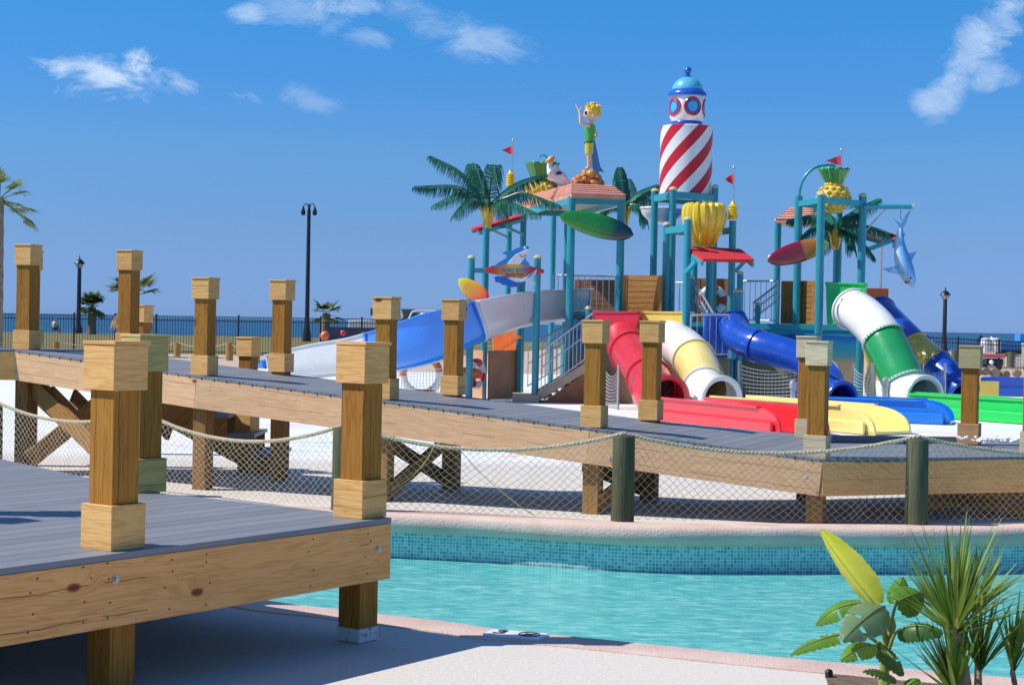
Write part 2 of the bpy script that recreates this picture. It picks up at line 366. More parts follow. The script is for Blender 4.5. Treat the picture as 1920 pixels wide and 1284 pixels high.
# ---------------------------------------------------------------- setting: ground, water, sea
def ground_mat():
    m_, t, b = newmat('pale_concrete'); v = vec(t, 'Object')
    big = noise(t, v, .35, 4); fine = noise(t, v, 45, 4, .7); mid = noise(t, v, 3, 4)
    c = ramp(t, fine, [(.3, (.50, .455, .41)), (.6, (.68, .635, .585))])
    c = mixc(t, mth(t, 'MULTIPLY', mth(t, 'SUBTRACT', big, .3), .9, clamp=True), c, (.66, .585, .49))
    st = noise(t, v, 1.1, 6, .7); c = mixc(t, mth(t, 'MULTIPLY', mth(t, 'SUBTRACT', st, .56), 2.2, clamp=True), c, (.50, .46, .42)); sk = noise(t, v, 160, 2, .5); c = mixc(t, mth(t, 'MULTIPLY', mth(t, 'SUBTRACT', sk, .70), 5, clamp=True), c, (.2, .18, .16))
    # the splash pad beyond the walkways is painted near white, with faint wandering colour bands
    sp = nd(t, 'ShaderNodeSeparateXYZ'); t.links.new(v, sp.inputs[0])
    edge = mth(t, 'ADD', sp.outputs[1], mth(t, 'MULTIPLY', mid, 1.5)); far = mth(t, 'MULTIPLY', mth(t, 'SUBTRACT', edge, 20.5), 1.2, clamp=True)
    wv = nd(t, 'ShaderNodeMapping'); wv.inputs['Scale'].default_value = (.12, .9, 1); t.links.new(v, wv.inputs[0])
    nb = noise(t, wv.outputs[0], 1.1, 3, .5, .6)
    cc = ramp(t, nb, [(.40, (.76, .78, .79)), (.455, (.55, .70, .60)), (.47, (.76, .78, .79)), (.535, (.76, .77, .79)), (.555, (.72, .50, .56)), (.572, (.76, .78, .79)), (.64, (.76, .78, .79)), (.665, (.45, .60, .75)), (.69, (.76, .78, .79))])
    c = mixc(t, far, c, cc)
    # sand and dry soil past the pad
    sand = mth(t, 'MULTIPLY', mth(t, 'SUBTRACT', edge, 56), .5, clamp=True)
    c = mixc(t, sand, c, ramp(t, mid, [(.35, (.42, .30, .20)), (.6, (.55, .44, .34))]))
    t.links.new(c, b.inputs['Base Color']); b.inputs['Roughness'].default_value = .85
    bump(t, b, fine, .5, .006); return m_
GROUND = ground_mat()
# river channel outlines (plan)
near_px = [(509, 1128), (638, 1143), (719, 1153), (835, 1166), (932, 1180.5), (1022, 1190), (1100, 1197), (1440, 1231), (1591, 1245), (1718, 1256.5), (1920, 1273)]
near = [G(*p) for p in near_px]
near = [V((-6.2, 15.2, 0)), V((-4.6, 13.4, 0)), V((-3.3, 11.9, 0)), V((-2.2, 10.7, 0))] + near + [V((3.6, 7.8, 0)), V((5.2, 7.6, 0)), V((7.5, 7.9, 0)), V((10, 9, 0))]
for p in near: p.z = 0
CZ = .06
far_px = [(320, 925), (480, 942), (620, 950), (731, 954), (940, 963), (1194, 977), (1400, 979.5), (1500, 979.5), (1710, 981), (1920, 978)]
farb = [G(p[0], p[1], CZ) for p in far_px]
farb = [V((-6.6, 20.2, CZ)), V((-5.2, 17.6, CZ)), V((-4.1, 16.1, CZ))] + farb + [V((5.3, 15.1, CZ)), V((7, 16.1, CZ)), V((9, 18, CZ))]
nearc = crom(near, 6); farc = crom(farb, 6)
def offset(pts, d):
    out = []
    for i, p in enumerate(pts):
        t = pts[min(i + 1, len(pts) - 1)] - pts[max(i - 1, 0)]; n = V((t.y, -t.x, 0)).normalized(); out.append(p + n * d)
    return out
WZ = -.315
faredge = offset(farc, .34)      # water side of the far coping (towards the camera)
neard = offset(nearc, .30)       # land side of the near coping
def ground():
    mb = MB(); g0 = lambda p: V((p.x, p.y, 0))
    # near bank : strip from the coping out to the left, behind the camera and right
    nb = [g0(p) for p in nearc]
    out = [V((-60, 15, 0))] + [V((-60 + 120 * k / 20, -60, 0)) for k in range(21)] + [V((60, 9, 0))]
    m_ = len(nb)
    base = [V((p.x, -60, 0)) for p in nb]
    for i in range(m_ - 1): mb.add([base[i], base[i + 1], nb[i + 1], nb[i]], [(0, 1, 2, 3)])
    mb.add([V((-60, -60, 0)), base[0], nb[0], V((-60, nb[0].y, 0))], [(0, 1, 2, 3)])
    mb.add([base[-1], V((60, -60, 0)), V((60, nb[-1].y, 0)), nb[-1]], [(0, 1, 2, 3)])
    # left and right banks close the channel
    fb = [g0(p) for p in offset(farc, .05)]
    top = [V((p.x, 152, 0)) for p in fb]
    for i in range(len(fb) - 1): mb.add([fb[i], fb[i + 1], top[i + 1], top[i]], [(0, 1, 2, 3)])
    mb.add([V((-150, fb[0].y, 0)), fb[0], top[0], V((-150, 152, 0))], [(0, 1, 2, 3)])
    mb.add([fb[-1], V((150, fb[-1].y, 0)), V((150, 152, 0)), top[-1]], [(0, 1, 2, 3)])
    mb.build('ground', GROUND, kind='structure')
    # river water and its walls
    mw = MB(); q = 40
    def res(pts, k):
        L_ = [0]
        for i in range(1, len(pts)): L_.append(L_[-1] + (pts[i] - pts[i - 1]).length)
        o = []
        for j in range(k + 1):
            s_ = L_[-1] * j / k; i = 0
            while i < len(L_) - 2 and L_[i + 1] < s_: i += 1
            u = (s_ - L_[i]) / max(1e-6, L_[i + 1] - L_[i]); o.append(pts[i].lerp(pts[i + 1], u))
        return o
    a = res(nearc, q); b = res(offset(farc, .30), q); z = lambda p: V((p.x, p.y, WZ))
    for i in range(q): mw.add([z(a[i]), z(a[i + 1]), z(b[i + 1]), z(b[i])], [(0, 1, 2, 3)])
    m2, t, bs = newmat('pool_water'); v = vec(t, 'Object', (1, 2.6, 1))
    n1 = noise(t, v, 1.6, 3, .5, 1.2); n2 = noise(t, v, 5.5, 4, .6, .8); n3 = noise(t, v, 16, 3, .6)
    c = ramp(t, n2, [(.33, (.07, .40, .40)), (.5, (.13, .55, .52)), (.66, (.34, .74, .65))])  # pale mottle in the water colour stands in for caustic light patterns
    c = mixc(t, mth(t, 'MULTIPLY', mth(t, 'SUBTRACT', n1, .3), .9, clamp=True), c, (.11, .50, .46))
    t.links.new(c, bs.inputs['Base Color']); bs.inputs['Roughness'].default_value = .06; bs.inputs['IOR'].default_value = 1.33; bs.inputs['Specular IOR Level'].default_value = .5
    h = mth(t, 'ADD', mth(t, 'MULTIPLY', n2, .6), mth(t, 'MULTIPLY', n3, .22)); bump(t, bs, h, .55, .06)
    mw.build('water', m2, kind='structure')
    # tiled far wall : one inch mosaic
    mt = MB(); mt.sweep([V((p.x, p.y, 0)) for p in offset(farc, .27)], [(0, -.9), (0, .02)])
    m3, t, bs = newmat('mosaic_tile'); v = vec(t, 'UV')
    sep = nd(t, 'ShaderNodeSeparateXYZ'); t.links.new(v, sep.inputs[0]); TS = 1 / .0275
    fu = mth(t, 'FRACT', mth(t, 'MULTIPLY', sep.outputs[0], TS)); fv = mth(t, 'FRACT', mth(t, 'MULTIPLY', sep.outputs[1], TS))
    gr = mth(t, 'MAXIMUM', mth(t, 'LESS_THAN', fu, .17), mth(t, 'LESS_THAN', fv, .17))
    cell = nd(t, 'ShaderNodeVectorMath', operation='FLOOR'); ms = nd(t, 'ShaderNodeVectorMath', operation='SCALE'); ms.inputs['Scale'].default_value = TS
    t.links.new(v, ms.inputs[0]); t.links.new(ms.outputs[0], cell.inputs[0])
    wn = nd(t, 'ShaderNodeTexWhiteNoise', noise_dimensions='2D'); t.links.new(cell.outputs[0], wn.inputs['Vector'])
    c = ramp(t, wn.outputs[0], [(0, (.10, .31, .37)), (.35, (.17, .43, .47)), (.7, (.26, .55, .57)), (1, (.40, .68, .68))])
    c = mixc(t, gr, c, (.70, .85, .84)); t.links.new(c, bs.inputs['Base Color']); bs.inputs['Roughness'].default_value = .15
    mt.build('river_wall', m3, kind='structure')
    mn = MB(); mn.sweep([V((p.x, p.y, 0)) for p in nearc], [(0, -.9), (0, -.03)]); mn.build('river_wall', m3, kind='structure')
    # copings
    pink = M('pink_cement', (.62, .43, .36), .85, .16, 3.0, .8, 55, alt=(.70, .54, .46), thr=(.35, .65))
    pr = [(-.17, -.10), (-.17, .045), (-.14, .058), (.14, .06), (.165, .052), (.185, .025), (.19, -.02), (.18, -.06), (.155, -.09), (.1, -.10)]
    mc = MB(); mc.sweep([V((p.x, p.y, 0)) for p in offset(farc, .17)], pr, closed=True)
    mc.build('far_coping', pink, smooth=True, kind='structure')
    mc = MB(); mc.sweep([V((p.x, p.y, 0)) for p in offset(nearc, .14)], [(-.165, -.06), (-.17, -.01), (-.15, .004), (.15, .006), (.15, -.06)], closed=True)
    mc.build('near_coping', pink, smooth=True, kind='structure')
    # strip of dry grass, then the sea
    gm = M('dry_grass', (.13, .12, .03), .95, .2, 1.2, .6, 20, alt=(.20, .17, .06), thr=(.35, .6))
    mg = MB(); mg.add([(-150, 77, .02), (-4, 77, .02), (10, 154, .02), (-150, 154, .02)], [(0, 1, 2, 3)]); mg.build('grass_strip', gm, kind='structure')
    sm = MB(); sm.add([(-9000, 140, -1.2), (9000, 140, -1.2), (9000, 16000, -1.2), (-9000, 16000, -1.2)], [(0, 1, 2, 3)])
    m4, t, bs = newmat('sea'); v = vec(t, 'Object', (.25, 1, 1)); n = noise(t, v, .12, 5, .6)
    c = ramp(t, n, [(.35, (.012, .07, .15)), (.65, (.03, .12, .23))])
    ln = nd(t, 'ShaderNodeVectorMath', operation='LENGTH'); tc = nd(t, 'ShaderNodeTexCoord'); t.links.new(tc.outputs['Object'], ln.inputs[0])
    t.links.new(c, bs.inputs['Base Color']); bs.inputs['Roughness'].default_value = .45; bs.inputs['Specular IOR Level'].default_value = .25
    bump(t, bs, noise(t, vec(t, 'Object', (.5, 1, 1)), 1.2, 4), .8, .4)
    sm.build('sea', m4, kind='structure')
    # depth marker tile on the near coping
    A = G(915, 1184, .012); B = G(1020, 1193, .012); d = (B - A); d.z = 0; n_ = V((-d.y, d.x, 0)).normalized(); ax = d.normalized()
    th = thing('depth_marker', 'white depth marker tile with a 3 and no diving symbol on the pool edge', 'marker', (A + B) / 2)
    c = (A + B) / 2; W = d.length
    MB().box(c + V((0, 0, -.001)), (W, .15, .012), (ax, n_, V((0, 0, 1)))).build('tile', M('white_tile', (.8, .8, .8), .3), th)
    blk = M('black_paint', (.02, .02, .02), .5)
    tx = text('3', .15, blk, c - ax * (W * .27) - n_ * .045 + V((0, 0, .0065)), ax, n_, 'numeral', th, bold=.004)
    sy = MB(); o = c + ax * (W * .24) + V((0, 0, .0065))
    sy.tube([o + ax * (.055 * math.cos(k * math.pi / 12)) + n_ * (.055 * math.sin(k * math.pi / 12)) for k in range(24)], .0035, 4, closed=True)
    sy.tube([o + (ax + n_) * .038, o - (ax + n_) * .038], .0035, 4); sy.tube([o + (ax * .02 - n_ * .035), o + (-ax * .005 + n_ * .01), o + (ax * -.03 + n_ * .02)], .003, 4)
    sy.build('no_diving_symbol', blk, th)
def text(s, size, mat, loc, xa, ya, name, parent, ext=.001, align='CENTER', bold=0):
    cu = bpy.data.curves.new(name, 'FONT'); cu.body = s; cu.size = size; cu.extrude = ext; cu.align_x = align; cu.offset = bold
    o = bpy.data.objects.new(name, cu); sc.collection.objects.link(o)
    za = xa.cross(ya).normalized(); mt = Matrix((xa, ya, za)).transposed().to_4x4(); mt.translation = V(loc)
    bpy.context.view_layer.update(); dg = bpy.context.evaluated_depsgraph_get(); me = bpy.data.meshes.new_from_object(o.evaluated_get(dg))
    bpy.data.objects.remove(o); me.materials.clear(); me.materials.append(mat)
    off = OFF.get(parent.name, V((0, 0, 0))) if parent else V((0, 0, 0)); mt.translation = V(loc) - off
    me.transform(mt); ob = bpy.data.objects.new(name, me); sc.collection.objects.link(ob)
    if parent: ob.parent = parent; OFF[ob.name] = off
    return ob
ground()
# ---------------------------------------------------------------- timber posts
D1 = V((.574, .819, 0)); D2 = V((-.819, .574, 0)); Z = V((0, 0, 1))
def timber_post(h, leg, name='railing_post', boxm=WBOX, postm=WPOST, W=.195, w_=.150, legm=WLEG):
    """built at the origin, box faces square to x/y; deck level = z 0"""
    t = thing(name, '', 'post')
    MB().box((0, 0, W / 2), (W, W, W), g=0).build('base_box', boxm, t, bevel=.003)
    MB().box((0, 0, (W + h - W) / 2 + .0), (w_, w_, h - 2 * W), g=2).build('shaft', postm, t, bevel=.004)
    MB().box((0, 0, h - W / 2 - .016), (W, W, W), g=0).build('cap_box', boxm, t, bevel=.003)
    MB().box((.002, -.002, h - .007), (W + .012, W + .012, .016), g=0).build('cap_board', boxm, t, bevel=.002)
    if leg: MB().box((0, 0, -leg / 2 - .002), (w_ * .96, w_ * .96, leg), g=2).build('leg', legm, t, bevel=.004)
    return t
def ang(d): return math.atan2(d.y, d.x)
def clip(poly, n, c):
    out = []
    for i in range(len(poly)):
        a, b = poly[i], poly[(i + 1) % len(poly)]; da, db = a.dot(n) - c, b.dot(n) - c
        if da >= 0: out.append(a)
        if (da >= 0) != (db >= 0): out.append(a + (b - a) * (da / (da - db)))
    return out
def deck(poly, bdir, bw, top, th, parent, zf=None, name='decking', gap=.006):
    """boards running along bdir, clipped to a plan polygon"""
    n = V((-bdir.y, bdir.x, 0)); lo = min(p.dot(n) for p in poly); hi = max(p.dot(n) for p in poly); mb = MB(); k = 0; x = lo
    zf = zf or (lambda p: top)
    while x < hi:
        q = clip(poly, n, x + gap / 2); q = clip(q, -n, -(x + bw - gap / 2)) if len(q) > 2 else []
        if len(q) > 2:
            ru = random.random() * 30; a = [V((p.x, p.y, zf(p))) for p in q]; lo_ = [p - Z * th for p in a]; m_ = len(a)
            uvp = [(p.dot(bdir) + ru, p.dot(n) - x + k * .61) for p in q]
            fs = [tuple(range(m_)), tuple(range(2 * m_ - 1, m_ - 1, -1))]; uv = [uvp, uvp[::-1]]
            for i in range(m_):
                j = (i + 1) % m_; fs.append((i, m_ + i, m_ + j, j)); uv.append([uvp[i], uvp[i], uvp[j], uvp[j]])
            mb.add(a + lo_, fs, uv)
        x += bw; k += 1
    return mb.build(name, DECK, parent)
screw = M('dark_screw', (.03, .03, .035), .4, metal=.6); galv = M('galvanised', (.45, .46, .47), .4, metal=.8)
def fore_deck():
    ZT = .64; C0 = V((-.60, 8.77, 0)); K1 = V((-2.0, 9.78, 0)); K2 = V((-3.75, 12.15, 0)); B = C0 - D1 * 5.2
    poly = [B, C0, K1, K2, V((-6.5, 11.2, 0)), V((-6.5, 4.8, 0))]
    t = thing('timber_deck', 'large raised timber deck with grey boards over the near river bank', 'deck', (-2, 8, 0))
    deck(poly, D1, .139, ZT, .026, t)
    sub = [C0 - D1 * .05 + D2 * .05, K1 + V((-.02, -.05, 0)), K2 + V((-.05, -.05, 0)), V((-6.4, 11.1, 0)), V((-6.4, 4.9, 0)), B + D2 * .05]
    dark = M('deck_underside', (.10, .06, .03), .9)
    mb = MB(); n = V((D1.y, -D1.x, 0))
    for k in range(9): mb.beam(C0 + D2 * (.35 + k * .4) - D1 * 5 + Z * .5, C0 + D2 * (.35 + k * .4) + Z * .5 - D1 * (.1 if k < 4 else 0), .04, .18)
    mb.build('joists', WLEG, t)
    f = MB().beam(C0 - D1 * 5.2 + Z * .470 - n * .019, C0 + Z * .470 - n * .019 - D1 * .005, .038, .284).build('front_fascia', WFAS2, t, bevel=.003)
    MB().beam(C0 + Z * .472 - D1 * .024 + D2 * .04, K1 + Z * .472 + V((-.02, -.02, 0)), .038, .28).build('side_fascia', WFAS2, t, bevel=.003)
    MB().beam(K1 + Z * .472 + V((-.03, 0, 0)), K2 + Z * .472 + V((-.03, 0, 0)), .038, .28).build('side_fascia', WFAS2, t, bevel=.003)
    for s_ in (.085, .0):
        pass
    for s_, zz in ((.11, .49), (1.86, .53), (3.0, .5)):
        o = C0 - D1 * s_ + Z * zz
        b_ = MB().lathe([(.019, 0), (.019, .004)], o, 16, axis=n); b_.lathe([(.012, .004), (.012, .014), (.006, .015)], o, 6, axis=n); b_.build('bolt', galv, t)
    for a in (.18, .62, 1.3, 1.55, 1.9, 2.02, 2.3):
        for zz in (.37, .45, .54, .59): MB().lathe([(.005, 0), (.004, .0015)], C0 - D1 * (a + random.uniform(-.03, .03)) + Z * (zz + random.uniform(-.015, .015)), 8, axis=n).build('nail_head', screw, t)
    return C0, K1, K2
C0, K1, K2 = fore_deck()
def put(t, c, z, direction, label, group='square capped timber posts along the decks'):
    t.location = (c.x, c.y, z); t.rotation_euler = (0, 0, ang(direction)); OFF[t.name] = V((0, 0, 0)); setp(t, label, 'post', group)
GP = 'square capped timber railing posts'
N1 = V((-1.70, 7.30, 0)); N2 = V((-.744, 8.66, 0)); half = (D1 + D2) * .0975
p1 = timber_post(.9, .64, legm=WPOST); put(p1, N1 + half, .64, D1, 'biggest timber post in front, knotty, at the edge of the near deck', GP)
p2 = timber_post(.9, .64, legm=WPOST); put(p2, N2 + half, .64, D1, 'timber post at the corner of the near deck above the pool water', GP)
MB().box((0, 0, -.60), (.149, .149, .07)).build('white_primer_foot', M('white_primer', (.62, .62, .6), .8, .2, 30, alt=(.2, .12, .06), thr=(.55, .66)), p2)
p3 = timber_post(.906, .64, boxm=wood('pine_greenish', (.62, .48, .17), (.48, .34, .10), kn=.5, grain=20)); put(p3, V((-2.12, 9.86, 0)), .64, V((.70, .72, 0)), 'greenish boxed timber post right behind the biggest post', GP)
for q, rz, w_ in ((V((-2.98, 8.60, 0)), D1, 'farther'), (V((-3.2, 8.27, 0)), D1, 'nearer')):
    dp = dup(p1, (q.x, q.y, .64), ang(rz), w_ + ' of two timber posts on the near deck outside the left edge'); dp['group'] = GP
# ---------------------------------------------------------------- ramp walkway
Wd = V((.922, -.387, 0)); Wn = V((.387, .922, 0))
def node(px, py, d): p = P(px, py, d); return p
H = P(1114, 800, 14.95); Fp = P(722, 748, 15.65); Cp = P(383, 703, 16.4); J = P(1534, 858, 14.42); A_ = P(45, 655, 17.7)
H_, F_, C_, J_ = [V((p.x, p.y, p.z)) for p in (H, Fp, Cp, J)]
near_line = [A_, C_, F_, H_, J_]
def zline(p):
    """deck height from position along the ramp"""
    s = p.dot(Wd); ks = [(q.dot(Wd), q.z) for q in near_line]
    if s <= ks[0][0]: return ks[0][1]
    for (a, za), (b, zb) in zip(ks, ks[1:]):
        if s <= b: return za + (zb - za) * (s - a) / (b - a)
    return ks[-1][1]
I_ = P(1220, 787, 16.1); G_ = P(849, 740, 16.75); D_ = P(527, 697, 17.4); J2 = P(1512, 822, 16.4); K_ = P(1817, 828, 16.5); L_p = P(1934, 848, 15.4); B_ = P(240, 659, 18.4)
def walkway():
    t = thing('ramp_walkway', 'long timber ramp walkway with grey boards rising to the left over the rope fence', 'walkway', (0, 15, 0))
    e = -Wn * .15
    nl = [p + e for p in (A_, C_, F_, H_)]; nl.append(J_ + V((.0, -.12, 0)))
    fl = [p + Wn * .16 for p in (B_, D_, G_, I_)]; fl.append(J2 + V((.1, .2, 0)))
    flat = lambda p: V((p.x, p.y, 0))
    mb_polys = []
    for i in range(4):
        pl = [flat(nl[i]), flat(nl[i + 1]), flat(fl[i + 1]), flat(fl[i])]
        deck(pl, Wn, .139, 0, .026, t, zline)
    sc_ = MB(); fas = MB(); out = -Wn
    for i in range(4):
        a, b = nl[i], nl[i + 1]; za, zb = zline(a), zline(b)
        a = V((a.x, a.y, za - .028 - .143)) + Wn * .02; b = V((b.x, b.y, zb - .028 - .143)) + Wn * .02
        MB().beam(a, b, .038, .286).build('near_fascia', WFAS, t, bevel=.003)
        n = int((b - a).length / .139)
        for k in range(n): MB().box(a.lerp(b, (k + .5) / n) + Z * .149 + out * .021, (.008, .006, .02)).build('edge_clip', screw, t)
        a, b = fl[i], fl[i + 1]; a = V((a.x, a.y, zline(a) - .171)) - Wn * .02; b = V((b.x, b.y, zline(b) - .171)) - Wn * .02
        MB().beam(a, b, .038, .286).build('far_fascia', WFAS, t)
    for q, zz in ((J_ + V((-.12, -.125, -.16)), 0), (H_.lerp(J_, .1) + e + V((0, -.002, -.24)), 0)):
        MB().lathe([(.017, 0), (.015, .01), (.004, .014)], q, 10, axis=out).build('bolt', galv, t)
    # level landing to the right
    rd = V((.933, .36, 0)); zt = J_.z; jc = nl[-1]
    R1 = jc + rd * 5.2; pl = [flat(jc), flat(R1), flat(R1 + V((-.6, 2.1, 0))), flat(fl[-1])]
    deck(pl, V((rd.x, rd.y, 0)), .139, zt + .0, .026, t)
    nn = V((-rd.y, rd.x, 0)); a = V((jc.x + .02, jc.y, zt - .171)) + nn * .02; MB().beam(a, a + rd * 5.1, .038, .286).build('landing_fascia', WFAS2, t, bevel=.003)
    a = fl[-1]; MB().beam(V((a.x, a.y, zt - .171)), V((R1.x - .6, R1.y + 2.1, zt - .171)), .038, .286).build('far_fascia', WFAS, t)
    MB().beam(V((a.x + .15, a.y - .12, zt + .035)), V((a.x + 1.55, a.y + .05, zt + .035)), .09, .06).build('edge_curb', DECK, t)
    # upper landing to the left
    ld = V((-.958, -.287, 0)); L1 = nl[0] + ld * 3.2; pl = [flat(nl[0]), flat(fl[0]), flat(fl[0] + ld * 3.4), flat(L1)]
    deck(pl, ld, .139, A_.z, .026, t)
    a = V((nl[0].x, nl[0].y, A_.z - .171)) + V((0, .02, 0)); MB().beam(a, a + ld * 3.2, .038, .286).build('landing_fascia', WFAS2, t)
    # cross braces between the legs of every bent, and bracing under the upper end
    for a, b in ((F_, G_), (H_, I_)):
        for s_ in (0, 1):
            p, q = (a, b) if s_ else (b, a); off_ = Wd * (.085 if s_ else -.085)
            z1 = min(a.z, b.z) - .33
            MB().beam(V((p.x, p.y, .12)) + off_, V((q.x, q.y, z1)) + off_, .038, .13).build('brace', WLEG, t)
    for s_ in (0, 1):
        p = J_.lerp(L_p, .42); q = J_.lerp(L_p, .98); MB().beam(V((p.x, p.y + .12, .12 if s_ else .28)), V((q.x, q.y, .22 if s_ else .05)), .04, .11).build('brace', WLEG, t)
    # legs of the diagonal stair braces at the upper left
    q0 = P(60, 722, 17.8); q1 = P(190, 850, 16.8); MB().beam(q0, q1, .05, .19).build('brace', WLEG, t)
    q0 = P(55, 862, 17.2); q1 = P(200, 745, 17.6); MB().beam(q0, q1, .05, .17).build('brace', WLEG, t)
    q0 = P(60, 722, 18.8); q1 = P(300, 940, 18.2); MB().beam(q0, q1, .05, .25).build('brace', WLEG, t)
    for k in range(5): MB().beam(P(95 + k * 42, 735 + k * 6, 17.9), P(150 + k * 42, 790 + k * 6, 18.4), .04, .14).build('joist', WLEG, t)
walkway()
WPST = [('', C_, 0), ]
mid = timber_post(.935, 1.1, 'railing_post', W=.19, w_=.15)
def wp(src, p, lab, h=None, d=Wd, z=None): 
    o = dup(src, (p.x, p.y, p.z if z is None else z), ang(d), lab); o['group'] = GP; return o
put(mid, C_, C_.z, Wd, 'x', GP)
mid['label'] = 'ramp post on the near edge right of the tallest landing post'
wp(mid, F_, 'ramp post directly behind the corner post of the near deck')
wp(mid, H_, 'ramp post in front of the entry stairs, left of the red slide')
wp(mid, D_, 'ramp post just left of the white slide end')
wp(mid, G_, 'ramp post in front of the right end of the blue flume')
wp(mid, I_, 'ramp post between the red and the white tube slides')
tall = timber_post(.985, .6, 'railing_post', W=.19, w_=.15, boxm=wood('pine_pale', (.70, .58, .38), (.58, .44, .25), kn=.6, grain=20)); put(tall, J_ + V((0, .06, 0)), J_.z, Wd, 'timber post at the lower landing corner before the yellow lane', GP)
wp(tall, J2, 'timber post half hidden behind the corner post of the lower landing')
wp(tall, L_p, 'timber post cut by the right edge of the photo')
kp = timber_post(.95, .6, 'railing_post', boxm=WBOXR, postm=WPOST, W=.2, w_=.15); put(kp, K_, K_.z - .02, Wd, 'timber post with a reddish base box in front of the green lane', GP)
MB().box((0, 0, .95 - .116), (.201, .201, .201)).build('cap_box', wood('pine_olive', (.50, .46, .24), (.40, .34, .16), kn=.3, grain=20), kp)
for ch in list(kp.children):
    if ch.name.startswith('cap_box') and ch.data.materials[0] is WBOXR: bpy.data.objects.remove(ch)
big = timber_post(1.09, 1.2, 'railing_post', W=.2, w_=.165); put(big, A_ + V((.0, .1, 0)), A_.z, V((.94, -.34, 0)), 'leftmost timber post of the ramp at the corner of the upper landing', GP)
wp(big, P(53, 655, 18.6), 'timber post half hidden behind the leftmost post of the ramp', z=A_.z - .03)
wp(big, B_, 'upper landing post before a palm with dead fronds', z=B_.z)
wp(mid, P(266, 640, 20.5), 'short post peeping out right of the post before the dead palm fronds', z=.85)
# stair at the back of the walkway with its newel
def backstair():
    t = thing('timber_stair', 'short timber stair coming down behind the ramp walkway', 'stairs', (-3, 18, 0))
    a = P(345, 800, 17.8); b = P(478, 890, 17.8); mb = MB(); n = 4
    st = P(470, 885, 18.0); pts = []
    x0, x1 = P(392, 800, 17.9).x, P(476, 800, 17.9).x; ztop = .78; Y = 17.9
    prof = [(x0 - .9, 1.02)]; z = .80; x = x0 - .35
    for k in range(4):
        prof += [(x, z + .18), (x, z)] if k == 0 else [(x, z)]
        x += .27; prof += [(x, z)]; z -= .2
    prof += [(x, 0.02), (x - .22, .02), (x0 - .9, .75)]
    for yy in (Y, Y + .9): MB().poly([V((q[0], yy, q[1])) for q in prof], .045).build('stringer', WLEG, t)
    z = .80; x = x0 - .35
    for k in range(4): MB().box((x + .14, Y + .45, z + .02), (.3, 1.0, .036)).build('tread', DECK, t); x += .27; z -= .2
backstair()
nw = timber_post(1.02, .42, 'railing_post', W=.19, w_=.15); e_ = G(462, 885, 0); put(nw, V((e_.x, e_.y, 0)), .43, Wd, 'short timber newel post at the foot of the stair behind the ramp', GP)
